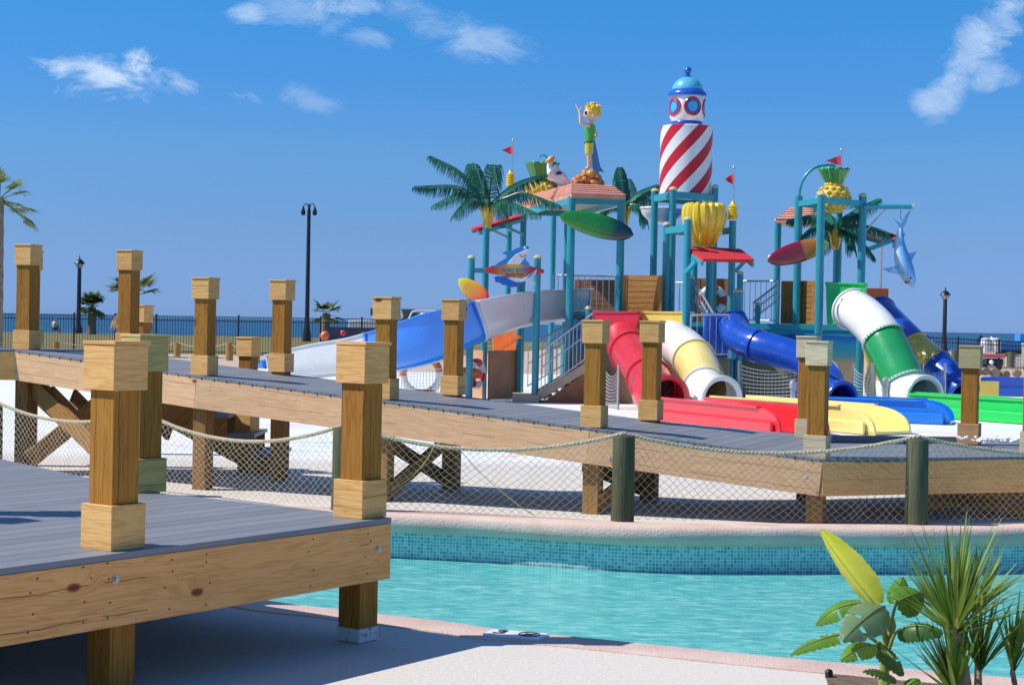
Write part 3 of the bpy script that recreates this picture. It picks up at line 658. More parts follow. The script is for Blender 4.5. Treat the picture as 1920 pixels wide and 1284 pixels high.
# ---------------------------------------------------------------- rope fence along the river
rope_m = M('rope', (.64, .52, .36), .9, .25, 40, .6, 200); net_m = M('net_cord', (.50, .43, .31), .9, .25, 12)
RP = [P(-20, 900, 17.2), P(262, 880, 15.6), G(641, 956, CZ), G(1167, 976, CZ), G(1718, 982, CZ), P(2290, 980, 15.4)]
def rope_fence():
    tops = []; g = 'round rope fence posts along the river'
    lab = ['round rope fence post outside the left edge of the photo', 'round rope fence post hidden behind the posts of the near deck', 'round rope fence post half hidden by the corner post of the near deck',
           'greyish green round post right of the yellow cord, holding the rope on the far bank', 'greyish green round post under the yellow banana leaf side of the far bank, second from the right', 'round rope fence post outside the right edge']
    lab[4] = 'greyish green round post above the spiky plant, holding the rope before the lower landing'
    for i, p in enumerate(RP):
        b = V((p.x, p.y, CZ - .01)); h = .70 if i != 4 else .71; b = b + (V((0, .1, 0)) if i < 2 else V((0, .02, 0)))
        m_ = MB(); r = .093
        m_.tube([b, b + Z * (h * .4) + V((.003, 0, 0)), b + Z * (h - .008), b + Z * h], [r * 1.03, r, r * .97, r * .93], 22)
        o = m_.build('rope_fence_post', WROUND, smooth=True, label=lab[i], cat='post', group=g); tops.append(b + Z * (h + .022)); RP[i] = b
    sag = [.15, .2, .17, .15, .17]
    rl = ['rope section at the left edge sagging above the net', 'rope section sagging above the net left of the corner post of the near deck', 'rope section sagging between the corner post of the near deck and the middle round post', 'rope section sagging between the two fully visible round posts', 'rope section falling to the right edge from the right round post']
    for i in range(5):
        a, b = tops[i], tops[i + 1]; n = 46
        line = []
        for k in range(n + 1):
            u = k / n; s_ = 4 * u * (1 - u); s_ = s_ ** 1.0; line.append(a.lerp(b, u) - Z * (sag[i] * s_) + V((0, -.0, 0)))
        line = crom(line, 4); mb = MB(); d = 0
        strands = [[], [], []]
        for k, p in enumerate(line):
            if k: d += (p - line[k - 1]).length
            tdir = (line[min(k + 1, len(line) - 1)] - line[max(k - 1, 0)]).normalized(); s1 = tdir.cross(Z).normalized(); s2 = s1.cross(tdir)
            for q in range(3):
                th = d / .1 * 2 * math.pi + q * 2.094; strands[q].append(p + (s1 * math.cos(th) + s2 * math.sin(th)) * .0085)
        for q in strands: mb.tube(q, .0100, 6)
        mb.build('fence_rope', rope_m, smooth=True, label=rl[i], cat='rope', group='ropes strung between the round posts')
        # net : two families of strands between the rope and the coping
        cell = .072; W = (b - a).length; nx = int(W / cell); hz = [];  mb = MB()
        def pt(u, v):
            """u across in cells, v down 0..1 ; the net hangs from the rope, belly leaning out"""
            uu = max(0, min(1, u / nx)); s_ = 4 * uu * (1 - uu); top = a.lerp(b, uu) - Z * (sag[i] * s_ + .01); bot = a.lerp(b, uu); bot.z = CZ + .012
            q = top.lerp(bot, v); wob = math.sin(u * 1.7 + v * 5 + i) * .010 + math.sin(u * .53 + v * 9) * .012
            q += (b - a).normalized() * wob + Z * (math.sin(u * 1.1 + i * 2 + v * 3) * .006 * s_); q.y -= .02 + .09 * math.sin(math.pi * v) ** 1.0 * (.3 + .7 * s_) * .5
            return q
        nv = 9
        for fam in (1, -1):
            for st in range(-nv, nx + nv):
                line = []
                for k in range(nv + 1):
                    u = st + fam * k if fam == 1 else st + (nv - k)
                    if 0 <= u <= nx: line.append(pt(u, k / nv))
                if len(line) > 1: mb.tube(line, .0021, 3, cap=False)
        mb.build('rope_net', net_m, label=['diamond mesh net at the left edge below the rope', 'diamond mesh net left of the corner post in front of the timber stair', 'diamond mesh net with the yellow cord tied to it', 'diamond mesh net between the two fully visible round posts', 'diamond mesh net right of the right round post'][i], cat='net', group='nets hanging under the ropes')
    yc = M('yellow_cord', (.55, .52, .16), .8)
    a = P(831, 829, 14.35); mb = MB(); mb.tube(crom([P(734, 919, 14.4), P(770, 895, 14.3), P(800, 862, 14.3), P(815, 836, 14.3), a, P(850, 829, 14.3), P(858, 838, 14.3), P(905, 890, 14.25), P(960, 938, 14.2), G(1002, 966, CZ)], 6), .0035, 5)
    mb.build('tied_line', yc, label='thin yellow cord tied over the rope and pulled tight to the coping', cat='cord')
rope_fence()
# ---------------------------------------------------------------- water play structure
def PL(name, col, rough=.28, coat=.5, var=.07, s=2.2): return M(name, col, rough, var, s, .06, 30, coat=coat)
TEAL = PL('teal_paint', (.018, .27, .33), .35, .3); TEALD = PL('teal_frame', (.022, .32, .39), .35, .3)
CREAM = PL('cream_cap', (.65, .55, .28)); STEEL = M('steel_rail', (.50, .51, .53), .35, .1, 8, metal=.75)
RED = PL('red_fibreglass', (.62, .022, .04)); REDB = PL('bright_red_fibreglass', (.78, .03, .04)); WHITE = PL('white_fibreglass', (.82, .82, .80), .3); YEL = PL('yellow_fibreglass', (.80, .56, .09))
GOLD = PL('gold_yellow', (.72, .43, .02)); YELP = PL('pale_yellow_fibreglass', (.85, .70, .25)); BLUE = PL('blue_fibreglass', (.01, .12, .60)); BLUEB = PL('bright_blue_fibreglass', (.008, .20, .72)); BLUED = PL('deep_blue_fibreglass', (.006, .07, .45)); DBLUE = PL('dark_blue_fibreglass', (.006, .04, .33))
GREEN = PL('green_fibreglass', (.02, .33, .10)); GREENB = PL('bright_green_fibreglass', (.02, .58, .10)); GREY = PL('grey_fibreglass', (.50, .53, .56), .3); ORANGE = PL('orange_fibreglass', (.75, .16, .02)); BROWN = M('brown_panel', (.26, .10, .04), .5, .2, 3)
PINK = M('pink_shingle', (.62, .29, .21), .7, .15, 4, .3, 30); REDSH = M('red_shingle', (.60, .025, .035), .65, .2, 14, .8, 40)
LTAN = M('tan_stair', (.45, .36, .25), .7, .15, 3); NETG = M('white_net', (.52, .53, .54), .8, .1, 9); BOLT = M('bolt_dark', (.25, .25, .25), .4, metal=.5)
RP_ = .074
def post(t, px, py, d, r=RP_, z0=0, cap=True, mat=TEAL, name='post'):
    r *= KD; p = P(px, py, d); o = MB().tube([(p.x, p.y, z0), (p.x, p.y, p.z)], r, 16).build(name, mat, t, smooth=True)
    if cap: MB().lathe([(r * 1.12, 0), (r * 1.12, .03), (r * .7, .065), (1e-5, .075)], (p.x, p.y, p.z - .03), 14).build('post_cap', CREAM, o, smooth=True)
    return p
def bar(t, a, b, w=.1, h=.13, mat=TEALD, name='beam'): MB().beam(a, b, w, h).build(name, mat, t, bevel=.006)
def tower(name, label, loc): return thing(name, label, 'play tower', loc)
def rail(label, a, b, h, name='railing', n=None, z0=None, mat=STEEL, group=None):
    """metal railing from a to b (bottom points), height h, vertical balusters"""
    a, b = V(a), V(b); t = thing(name, label, 'railing', a, group); up_ = Z * h; r = .016
    MB().tube([a + up_, b + up_], .022, 8).build('top_rail', mat, t, smooth=True)
    MB().tube([a + Z * .08, b + Z * .08], .014, 8).build('bottom_rail', mat, t, smooth=True)
    n = n or max(2, int((b - a).length / .125))
    for k in range(n + 1):
        q = a.lerp(b, k / n); e = .02 if k in (0, n) else .009
        MB().tube([q + Z * (.0 if k in (0, n) else .08), q + up_], e, 6).build('baluster', mat, t, smooth=True)
    return t
def panel(t, c1, c2, d1, d2, name='panel', mat=WPANEL):
    """board panel from pixel corner c1 (left top) to c2 (right bottom)"""
    a = P(c1[0], c1[1], d1); b = P(c2[0], c2[1], d2); u = V((b.x - a.x, b.y - a.y, 0)); L_ = u.length; u.normalize(); n = V((u.y, -u.x, 0)); zt, zb = a.z, b.z; h = zt - zb
    c = V(((a.x + b.x) / 2, (a.y + b.y) / 2, (zt + zb) / 2))
    o = MB().box(c, (L_, .04, h), (u, n, Z), 0).build(name, mat, t)
    k = int(h / .115); mb = MB()
    for i in range(k):
        mb.box(c + n * .028 + Z * (-h / 2 + (i + .5) * h / k), (L_ * .74, .016, h / k - .012), (u, n, Z), 0)
    mb.build('boards', mat, o)
    for s_ in (-1, 1): MB().box(c + n * .032 + u * s_ * (L_ / 2 - L_ * .065), (L_ * .12, .026, h), (u, n, Z), 2).build('stile', mat, o)
    return o
def hiproof(t, cs, eave, inset, rise, mat, name='roof', oh=.1, under=True):
    """cs: 4 plan corners"""
    ctr = sum(cs, V((0, 0, 0))) / 4; e = []; tp = []
    for p in cs:
        dv = (p - ctr); dv.z = 0; e.append(V((p.x, p.y, 0)) + dv.normalized() * oh * 1.4 + Z * eave)
        i_ = V((p.x, p.y, 0)) - dv.normalized() * inset; i_.z = eave + rise; tp.append(i_)
    mb = MB()
    steps = 5
    for i in range(4):
        j = (i + 1) % 4
        for k in range(steps):
            u0, u1 = k / steps, (k + 1) / steps
            a, b = e[i].lerp(tp[i], u0), e[j].lerp(tp[j], u0); c, d = e[j].lerp(tp[j], u1), e[i].lerp(tp[i], u1)
            out = (a + b) / 2 - ctr; out.z = 0; out.normalize(); out *= .012; lift = Z * .018
            mb.add([a + out + lift, b + out + lift, c, d, a - Z * 0, b - Z * 0], [(0, 1, 2, 3), (4, 5, 1, 0)])
    mb.add(tp, [(0, 1, 2, 3)]); mb.add([p - Z * .09 for p in e] + e, [(0, 1, 5, 4), (1, 2, 6, 5), (2, 3, 7, 6), (3, 0, 4, 7)])
    o = mb.build(name, mat, t)
    MB().add([p - Z * .09 for p in e], [(3, 2, 1, 0)]).build('ceiling', LTAN, o)
    return tp
def flag(px, pytop, pybase, d, label, ln=.38):
    b = P(px, pybase, d); tp = P(px, pytop, d); t = thing('pennant', label, 'flag', b, 'red pennants on the play towers')
    MB().tube([b, (b.x, b.y, tp.z)], .012, 8).build('flagpole', STEEL, t, smooth=True)
    MB().ball((b.x, b.y, tp.z), .035, 10).build('ball_finial', STEEL, t, smooth=True)
    z = tp.z - .12; mb = MB(); n = 8; h = .24; vs = []
    for k in range(n + 1):
        u = k / n; y = .05 * math.sin(u * 5); hh = h * (1 - u) / 2
        vs += [V((b.x - .01 - ln * u, b.y + y, z - h / 2 + hh - .02 * u)), V((b.x - .01 - ln * u, b.y + y, z - h / 2 - hh - .02 * u))]
    mb.add(vs, [(2 * k, 2 * k + 1, 2 * k + 3, 2 * k + 2) for k in range(n)])
    mb.build('cloth', REDB if px > 1400 or px < 1000 else RED, t, solid=.008)
    return t
def buoy(px, pt, pb, d, label):
    b = P(px, pb, d); tz = P(px, pt, d).z; h = tz - b.z; r = .105; prof = [(r * .8, 0)]
    for k in range(5):
        z0 = h * (.02 + k * .15); q = 1 - .04 * k
        prof += [(r * .85 * q, z0), (r * 1.12 * q, z0 + h * .03), (r * 1.15 * q, z0 + h * .09), (r * .85 * q, z0 + h * .13)]
    prof += [(r * .55, h * .82), (r * .32, h * .9), (r * .28, h), (1e-5, h)]
    MB().lathe(prof, (b.x, b.y, b.z), 20).build('buoy_finial', PL('buoy_yellow', (.75, .55, .02)), smooth=True, label=label, cat='finial', group='yellow buoys on post tops')
# --- tower A : sign frame at the left
tA = tower('sign_frame', 'pair of short teal posts with a crossbar carrying the shark surf sign', P(950, 740, 36))
s1 = post(tA, 884, 482, 36); s2 = post(tA, 1008, 482, 36); bar(tA, P(884, 507, 36), P(1008, 509, 36), .08, .1)
tp1 = tower('palm_post', 'single tall teal post carrying the front artificial palm', P(912, 744, 37)); pp1 = post(tp1, 912, 414, 37, cap=False)
tC = tower('canopy_tower', 'tall teal tower under the pink hipped canopy with the boy figure', P(1070, 669, 36.3))
a1 = post(tC, 1072, 368, 36.3, r=.085, cap=False); a2 = post(tC, 1165, 372, 36.6, r=.085, cap=False); a3 = post(tC, 982, 392, 40.3, cap=False); a4 = post(tC, 1064, 394, 40.7, cap=False)
post(tC, 955, 404, 42, cap=False); post(tC, 1038, 400, 43, cap=False); post(tC, 976, 470, 38.2, cap=False)
E_ = a1.z - .08
cs = [V((a1.x, a1.y, 0)), V((a2.x, a2.y, 0)), V((a4.x + .25, a4.y, 0)), V((a3.x, a3.y, 0))]
for i in range(4): bar(tC, cs[i] + Z * E_, cs[(i + 1) % 4] + Z * E_, .09, .17)
top = hiproof(tC, cs, E_ + .13, .40, .25, PINK, oh=.12)
zR = E_ + .38
ctrT = (cs[0] + cs[1]) / 2 + V((0, .75, 0))
def awning(t, q, mat, th=.05, name='awning', rows=6):
    """q: top-left, top-right, bottom-right, bottom-left"""
    q = [V(p) for p in q]; n = (q[1] - q[0]).cross(q[3] - q[0]).normalized()
    if n.z < 0: n = -n
    mb = MB(); mb.poly([q[0], q[3], q[2], q[1]] if (q[3] - q[0]).cross(q[1] - q[0]).z > 0 else q, th, n)
    o = mb.build(name, mat, t)
    mb = MB()
    for k in range(rows):
        a = q[0].lerp(q[3], (k + .5) / rows); b = q[1].lerp(q[2], (k + .5) / rows); c = (a + b) / 2 + n * .008; u = (b - a).normalized(); v = (q[3] - q[0]).normalized(); u2 = (u - n * u.dot(n)).normalized()
        mb.box(c, ((b - a).length * .995, (q[3] - q[0]).length / rows * .93, .018), (u2, n.cross(u2), n))
    mb.build('shingles', mat, o)
    for a, b in ((q[0], q[3]), (q[1], q[2])): MB().beam(a - n * .09, b - n * .09, .05, .08).build('edge_beam', TEALD, o)
    return o
awA = thing('red_awning', 'small red shingled awning beside the front artificial palm', 'awning', P(930, 420, 40))
awning(awA, [P(976, 402, 42.2), P(984, 404, 40.2), P(896, 430, 38.4), P(884, 427, 40.4)], REDSH)
bar(awA, P(918, 430, 39.5), P(952, 446, 41.9), .06, .08, name='bracket'); bar(awA, P(945, 425, 39.2), P(980, 440, 40.2), .06, .08, name='bracket')
# --- lighthouse tower
tL = tower('lighthouse_tower', 'teal post tower carrying the red and white striped lighthouse', P(1262, 700, 37.2))
l1 = post(tL, 1262, 354, 37.2, r=.08); l2 = post(tL, 1228, 357, 38.5, r=.08); l3 = post(tL, 1341, 350, 38); l4 = P(1304, 356, 39.3); l4 = V((l2.x + l3.x - l1.x, l2.y + l3.y - l1.y, l1.z)); MB().tube([(l4.x, l4.y, 0), l4], RP_, 14).build('post', TEAL, tL, smooth=True)
zL = l1.z - .13; q = [V((p.x, p.y, zL)) for p in (l1, l3, l4, l2)]
for i in range(4): bar(tL, q[i], q[(i + 1) % 4], .09, .15)
MB().poly([p + Z * .06 + (sum(q, V((0, 0, 0))) / 4 - p) * .04 for p in q], .05, Z).build('platform', TEALD, tL)
def lighthouse():
    c = sum(q, V((0, 0, 0))) / 4; c.z = zL + .075; r = .585; cx = P(1285, 362, 38.3); c.x = cx.x; c.y = cx.y
    zt = P(1285, 238, 38.3).z; h = zt - c.z
    t = thing('lighthouse_ornament', 'red and white spiral striped lighthouse with a pale blue dome', 'lighthouse', c)
    m_, tt, b = newmat('barber_stripe'); v = vec(tt, 'Object'); sp = nd(tt, 'ShaderNodeSeparateXYZ'); tt.links.new(v, sp.inputs[0])
    th = mth(tt, 'MULTIPLY', mth(tt, 'ARCTAN2', sp.outputs[1], sp.outputs[0]), 6 / (2 * math.pi))
    ph = mth(tt, 'FRACT', mth(tt, 'ADD', mth(tt, 'SUBTRACT', th, mth(tt, 'MULTIPLY', sp.outputs[2], 1.54)), 20.01))
    n1 = noise(tt, v, 30, 3); c2 = mixc(tt, mth(tt, 'GREATER_THAN', ph, .5), (.80, .80, .80), (.58, .01, .025)); tt.links.new(mixc(tt, .12, c2, n1, 'MULTIPLY'), b.inputs['Base Color']); b.inputs['Roughness'].default_value = .4
    MB().lathe([(r, 0), (r, h * .25), (r, h * .5), (r, h * .75), (r, h - .015), (r - .02, h), (1e-5, h + .01)], c, 64).build('striped_drum', m_, t, smooth=True)
    z = lambda py: P(1285, py, 38.3).z - c.z
    b1 = PL('lighthouse_blue', (.012, .10, .50)); b2 = PL('dome_pale_blue', (.10, .47, .68)); rim = PL('porthole_red', (.50, .035, .03)); gl = PL('porthole_glass', (.08, .42, .70), .15)
    MB().lathe([(.34, z(238)), (.355, z(236)), (.355, z(231)), (.34, z(229)), (.32, z(228))], c, 40).build('base_ring', b1, t, smooth=True)
    MB().lathe([(.34, z(229)), (.385, z(222)), (.385, z(184)), (.36, z(180))], c, 40).build('lantern_room', WHITE, t, smooth=True)
    MB().lathe([(.37, z(181)), (.43, z(182)), (.435, z(177)), (.41, z(174)), (.365, z(171)), (.35, z(169))], c, 40).build('dome_rim', b1, t, smooth=True)
    dz = z(171); R_ = .35; hd = z(144) - dz
    MB().lathe([(R_ * math.cos(R(a)), dz + hd * math.sin(R(a))) for a in range(0, 90, 8)] + [(1e-5, dz + hd)], c, 40).build('dome', b2, t, smooth=True)
    f = MB(); f.lathe([(.08, z(145)), (.095, z(143)), (.05, z(141)), (.045, z(139))], c, 20); f.ball(c + Z * z(133), .088, 18); f.build('finial', b1, t, smooth=True)
    zc = (z(222) + z(184)) / 2 + .0
    for k, a in enumerate((-76, -148, -4, 68, 140)):
        dr = V((math.cos(R(a)), math.sin(R(a)), 0)); o = c + dr * .375 + Z * zc; sx_ = V((-dr.y, dr.x, 0)); ring = []
        w_ = MB(); 
        def wrap(rr, off=0.0):
            out = []
            for i in range(28):
                aa = i * 2 * math.pi / 28; x, y = rr * math.cos(aa), rr * math.sin(aa); th_ = R(a) + x / .385; out.append(c + V((math.cos(th_), math.sin(th_), 0)) * (.385 + off) + Z * (zc + y))
            return out
        pr = w_.tube(wrap(.185), .030, 8, closed=True).build('porthole', rim, t, smooth=True)
        MB().tube(wrap(.138, -.004), .026, 8, closed=True).build('inner_ring', b1, pr, smooth=True)
        pts = wrap(.125, .004); ctr_ = c + dr * .40 + Z * zc
        MB().add(pts + [ctr_], [(i, (i + 1) % 28, 28) for i in range(28)]).build('glass', gl, pr, smooth=True)
lighthouse()
# --- banana tower
tB = tower('banana_tower', 'teal post tower that holds the yellow banana bunch bucket', P(1290, 700, 35.2))
b1 = post(tB, 1290, 410, 35.2, r=.08); b2 = post(tB, 1250, 420, 36.6); b3 = post(tB, 1374, 414, 35.9, cap=False); b4 = V((b2.x + b3.x - b1.x, b2.y + b3.y - b1.y, b1.z)); MB().tube([(b4.x, b4.y, 0), b4], RP_, 14).build('post', TEAL, tB, smooth=True)
zB = P(1290, 427, 35.2).z; qb = [V((p.x, p.y, zB)) for p in (b1, b3, b4, b2)]
for i in (1, 2, 3): bar(tB, qb[i], qb[(i + 1) % 4], .09, .14)
buoy(1374, 376, 412, 35.9, 'yellow buoy shaped finial on the post right of the banana bucket'); flag(1375, 314, 376, 35.9, 'small dark red pennant above the banana tower', .19)
post(tB, 1385, 545, 35.4, r=.10, z0=0)
def bananas():
    c = P(1320, 422, 35.9); t = thing('banana_bucket', 'big yellow bucket shaped like a bunch of bananas', 'bucket', c)
    zt, zb = P(1320, 383, 35.9).z, P(1320, 462, 35.9).z; h = zt - zb; n = 15
    prof = [(.17, 0), (.20, .12), (.30, .3), (.385, .52), (.415, .75), (.40, .92), (.34, 1.0)]
    mb = MB(); mb.lathe([(r * .93, zb + z * h) for r, z in prof] + [(.30, zb + h * .985), (.22, zb + h * .8)], V((c.x, c.y, 0)), 40); mb.build('bucket_body', GOLD, t, smooth=True)
    for k in range(n):
        a = 2 * math.pi * k / n; pts = []; rr = []
        for r, z in prof: pts.append(V((c.x + r * .90 * math.cos(a), c.y + r * .90 * math.sin(a), zb + z * h))); rr.append(.22 * r + .012 if z < .95 else .045)
        pts = crom(pts, 4); rr2 = [rr[min(len(rr) - 1, int(i / 4))] * (1 - (i / 4) % 1) + rr[min(len(rr) - 1, int(i / 4) + 1)] * ((i / 4) % 1) for i in range(len(pts))]
        MB().tube(pts, rr2, 8).build('banana', PL('banana_yellow', (.74, .52, .025)) if k == 0 else bpy.data.materials['banana_yellow'], t, smooth=True)
    for k in range(9):
        a = 2 * math.pi * k / 9 + .2; pts = [V((c.x + r * math.cos(a), c.y + r * math.sin(a), zb + z * h)) for r, z in ((.2, .05), (.27, .17), (.315, .3), (.30, .36))]
        MB().tube(crom(pts, 3), .045, 8).build('banana', bpy.data.materials['banana_yellow'], t, smooth=True)
    MB().tube([V((c.x, c.y, zt - .05)), V((c.x, c.y, zt + .07))], .05, 10).build('stalk', TEALD, t, smooth=True)
bananas()
awB = thing('red_awning', 'large bright red shingled awning under the banana bucket', 'awning', P(1350, 480, 35))
q0, q1, q2, q3 = P(1288, 463, 35.6), P(1388, 468, 36.0), P(1413, 489, 34.9), P(1318, 486, 34.3)
awning(awB, [q0, q1, q2, q3], REDSH, rows=8)
bar(awB, P(1285, 512, 35.1), P(1305, 490, 34.7), .07, .09, name='bracket'); bar(awB, P(1380, 508, 35.6), P(1395, 491, 35.2), .05, .07, name='bracket')
# --- right tower with pineapple
KD = 1.1
tR = tower('pineapple_tower', 'right teal post tower carrying the pineapple bucket and the shark arm', P(1540, 700, 33.2))
r1 = post(tR, 1540, 364, 33.2, r=.08); r2 = post(tR, 1498, 368, 34.4, r=.08, cap=False); r3 = post(tR, 1618, 366, 34.0, r=.08); r4 = V((r2.x + r3.x - r1.x, r2.y + r3.y - r1.y, r1.z)); MB().tube([(r4.x, r4.y, 0), r4 + Z * .05], RP_, 14).build('post', TEAL, tR, smooth=True)
zq = P(1540, 375, 33.2).z; qr = [V((p.x, p.y, zq)) for p in (r1, r3, r4, r2)]
for i in range(4): bar(tR, qr[i], qr[(i + 1) % 4], .08, .13)
post(tR, 1459, 412, 36.4); post(tR, 1571, 430, 37.2, r=.09)
arch = crom([P(1498, 368, 34.4), P(1501, 350, 34.4), P(1509, 332, 34.4), P(1525, 316, 34.4), P(1545, 310, 34.4), P(1562, 310, 34.4), P(1565, 315, 34.4)], 6)
MB().tube(arch, .035, 10).build('arched_spout', TEALD, tR, smooth=True)
flag(1577, 281, 330, 35.2, 'bright red pennant above the pineapple bucket on the right tower', .36)
def pineapple(c, rw, zt, zb, zc, label):
    t = thing('pineapple_bucket', label, 'bucket', c, 'pineapple shaped buckets'); h = zt - zb
    ym = PL('pineapple_yellow', (.72, .50, .05)) if 'pineapple_yellow' not in bpy.data.materials else bpy.data.materials['pineapple_yellow']
    prof = [(rw * math.sin(math.pi * u) ** .55 if 0 < u < 1 else 1e-5, zb + h * u) for u in [k / 12 for k in range(13)]]
    prof[0] = (rw * .45, zb); prof[-1] = (rw * .55, zt)
    MB().lathe(prof, V((c.x, c.y, 0)), 28).build('fruit_body', ym, t, smooth=True)
    mb = MB(); rows = 7
    for k in range(rows):
        u = (k + .6) / (rows + .2); r = rw * math.sin(math.pi * u) ** .55; n = 12
        for j in range(n):
            a = 2 * math.pi * (j + .5 * (k % 2)) / n; o = V((c.x + r * math.cos(a), c.y + r * math.sin(a), zb + h * u)); mb.ball(o, h / rows * .56, 8, sz=.85)
            mb.ball(o + V((math.cos(a), math.sin(a), .1)) * h / rows * .42, h / rows * .22, 6)
    mb.build('fruit_eyes', ym, t, smooth=True)
    gm = bpy.data.materials.get('crown_green') or PL('crown_green', (.03, .24, .035)); n = 9; mb = MB()
    for j in range(n):
        a = 2 * math.pi * j / n; vs = []
        for i in range(5):
            u = i / 4; r = rw * (.50 + .44 * u); w_ = (.62 if i < 4 else .5) * 2 * math.pi / n
            for s_ in (-1, 0, 1): vs.append(V((c.x + (r + (.03 if s_ == 0 else -.01)) * math.cos(a + s_ * w_), c.y + (r + (.03 if s_ == 0 else -.01)) * math.sin(a + s_ * w_), zt + (zc - zt) * u + (.03 if s_ == 0 and i == 4 else 0))))
        mb.add(vs, [(3 * i + k, 3 * i + k + 1, 3 * i + k + 4, 3 * i + k + 3) for i in range(4) for k in range(2)])
    mb.build('leaf_crown', gm, t, solid=.02, smooth=True)
    MB().lathe([(rw * .53, zt - .02), (rw * .95, zc - .03)], V((c.x, c.y, 0)), 22).build('crown_core', gm, t, smooth=True, solid=.02)
    return t
c = P(1563, 372, 34.0); pineapple(c, .34, P(1563, 342, 34).z, P(1563, 400, 34).z, P(1563, 318, 34).z, 'pineapple bucket with a green crown on the right tower')
KD = 1.0; c = P(1016, 335, 41.5); pineapple(c, .42, P(1016, 338, 41.5).z, P(1016, 376, 41.5).z, P(1016, 307, 41.5).z, 'pineapple bucket behind the pelican on the left tower')
KD = 1.1
roofR = thing('small_canopy', 'small pink shingled canopy left of the pineapple bucket', 'canopy', P(1480, 412, 36))
c0 = P(1459, 410, 36.3); cR = [V((c0.x, c0.y, 0)), V((c0.x + .95, c0.y - .3, 0)), V((c0.x + 1.25, c0.y + .9, 0)), V((c0.x + .3, c0.y + 1.2, 0))]
hiproof(roofR, cR, c0.z - .02, .38, .30, PINK, oh=.05)
awC = thing('dark_red_awning', 'dark red awning seen from below between the right tower and the blue shark', 'awning', P(1625, 440, 36))
awning(awC, [P(1570, 424, 37.6), P(1612, 421, 36.0), P(1682, 447, 35.2), P(1655, 449, 37.0)], REDSH)
bar(awC, P(1572, 432, 37.0), P(1616, 428, 35.8), .08, .14); bar(awC, P(1622, 470, 35.2), P(1680, 448, 35.3), .06, .1, name='bracket')
armT = thing('overhead_beam', 'long teal arm reaching right from the pineapple tower with a steel strut', 'beam', P(1620, 388, 34))
MB().tube([P(1620, 387, 33.9), P(1710, 388, 33.9)], .055, 12).build('arm_tube', TEALD, armT, smooth=True); MB().lathe([(.055, 0), (.055, .05)], P(1709, 388, 33.9), 12, axis=V((1, 0, 0))).build('end_cap', CREAM, armT, smooth=True)
MB().tube([P(1661, 392, 33.9), P(1622, 434, 34.1)], .018, 8).build('strut', STEEL, armT, smooth=True); MB().tube([P(1689, 392, 33.9), P(1689, 412, 33.9)], .012, 8).build('hanger', STEEL, armT)
# --- deck platform, mural wall and panels
KD = 1.0
zP = P(1500, 608, 37.9).z
plat = thing('play_platform', 'raised platform of the play structure with wooden panels and a sea mural wall', 'platform', P(1500, 740, 34.5))
pa = [P(1385, 608, 38.0), P(1622, 608, 37.3)]
MB().poly([V((P(1075, 0, 37).x, 36.8, zP)), V((P(1380, 0, 35.6).x, 35.6, zP)), V((pa[0].x, 38.0, zP)), V((pa[1].x, 37.3, zP)), V((pa[1].x + .4, 39.8, zP)), V((P(1385, 0, 41).x, 41.5, zP)), V((P(1075, 0, 40).x, 40.4, zP))], .12, Z).build('floor', TEALD, plat)
def muralmat():
    m_, t, b = newmat('sea_mural'); v = vec(t, 'Object'); sp = nd(t, 'ShaderNodeSeparateXYZ'); t.links.new(v, sp.inputs[0]); n = noise(t, v, 2.2, 3)
    h = mth(t, 'ADD', sp.outputs[2], mth(t, 'MULTIPLY', mth(t, 'SUBTRACT', n, .5), .12))
    c = ramp(t, mth(t, 'DIVIDE', h, 1.6), [(.12, (.42, .27, .13)), (.36, (.34, .25, .15)), (.47, (.06, .24, .26)), (.62, (.01, .22, .42)), (.74, (.008, .08, .38)), (.76, (.015, .27, .50)), (.95, (.03, .36, .52))])
    t.links.new(c, b.inputs['Base Color']); b.inputs['Roughness'].default_value = .4; return m_
MUR = muralmat()
a, b = pa; a = V((a.x, a.y + .05, 0)); b = V((b.x, b.y + .05, 0)); u = (b - a).normalized()
MB().box((a + b) / 2 + Z * (zP / 2 - .03), ((b - a).length, .05, zP - .06), (u, V((u.y, -u.x, 0)), Z)).build('mural_wall', MUR, plat)
a_ = V((P(1072, 0, 36.9).x, 36.9, 0)); b_ = V((P(1380, 0, 35.1).x, 35.1, 0)); u = (b_ - a_).normalized(); MB().box((a_ + b_) / 2 + Z * (zP / 2 - .05), ((b_ - a_).length, .05, zP - .1), (u, V((u.y, -u.x, 0)), Z)).build('mural_wall', MUR, plat)
panel(plat, (1169, 516), (1241, 600), 36.4, 36.0); panel(plat, (1467, 527), (1532, 608), 38.3, 37.6)
panel(plat, (1306, 522), (1365, 605), 39.5, 39.3); panel(plat, (1078, 524), (1156, 604), 39.6, 39.3, mat=BROWN)
for (x0, x1, y0, d0, d1, yb) in ((1036, 1064, 516, 37.4, 37.2, 590), (1072, 1164, 517, 36.8, 36.7, 590)):
    a = P(x0, yb, d0); b = P(x1, yb, d1); a.z = b.z = P((x0 + x1) / 2, yb, d0).z; rail('steel railing of the platform at %s' % ('the top of the stairs under the green surfboard' if x0 > 1050 else 'the head of the long flume slide'), a, b, P(x0, y0, d0).z - a.z, group='steel railings round the platform')
for (x0, x1, y0, d0, d1, lab) in ((1254, 1292, 530, 38.6, 38.2, 'steel railing between the lighthouse tower posts'), (1385, 1456, 527, 39.6, 39.0, 'steel railing left of the right wooden panel')):
    a = P(x0, 606, d0); b = P(x1, 606, d1); a.z = b.z = zP; rail(lab, a, b, P(x0, y0, d0).z - zP, group='steel railings round the platform')
a = P(1294, 672, 34.6); b = P(1366, 672, 34.4); rail('tall steel railing in front of the dark blue slide entrance below the red awning', a, b, P(1294, 591, 34.6).z - a.z, group='steel railings round the platform')
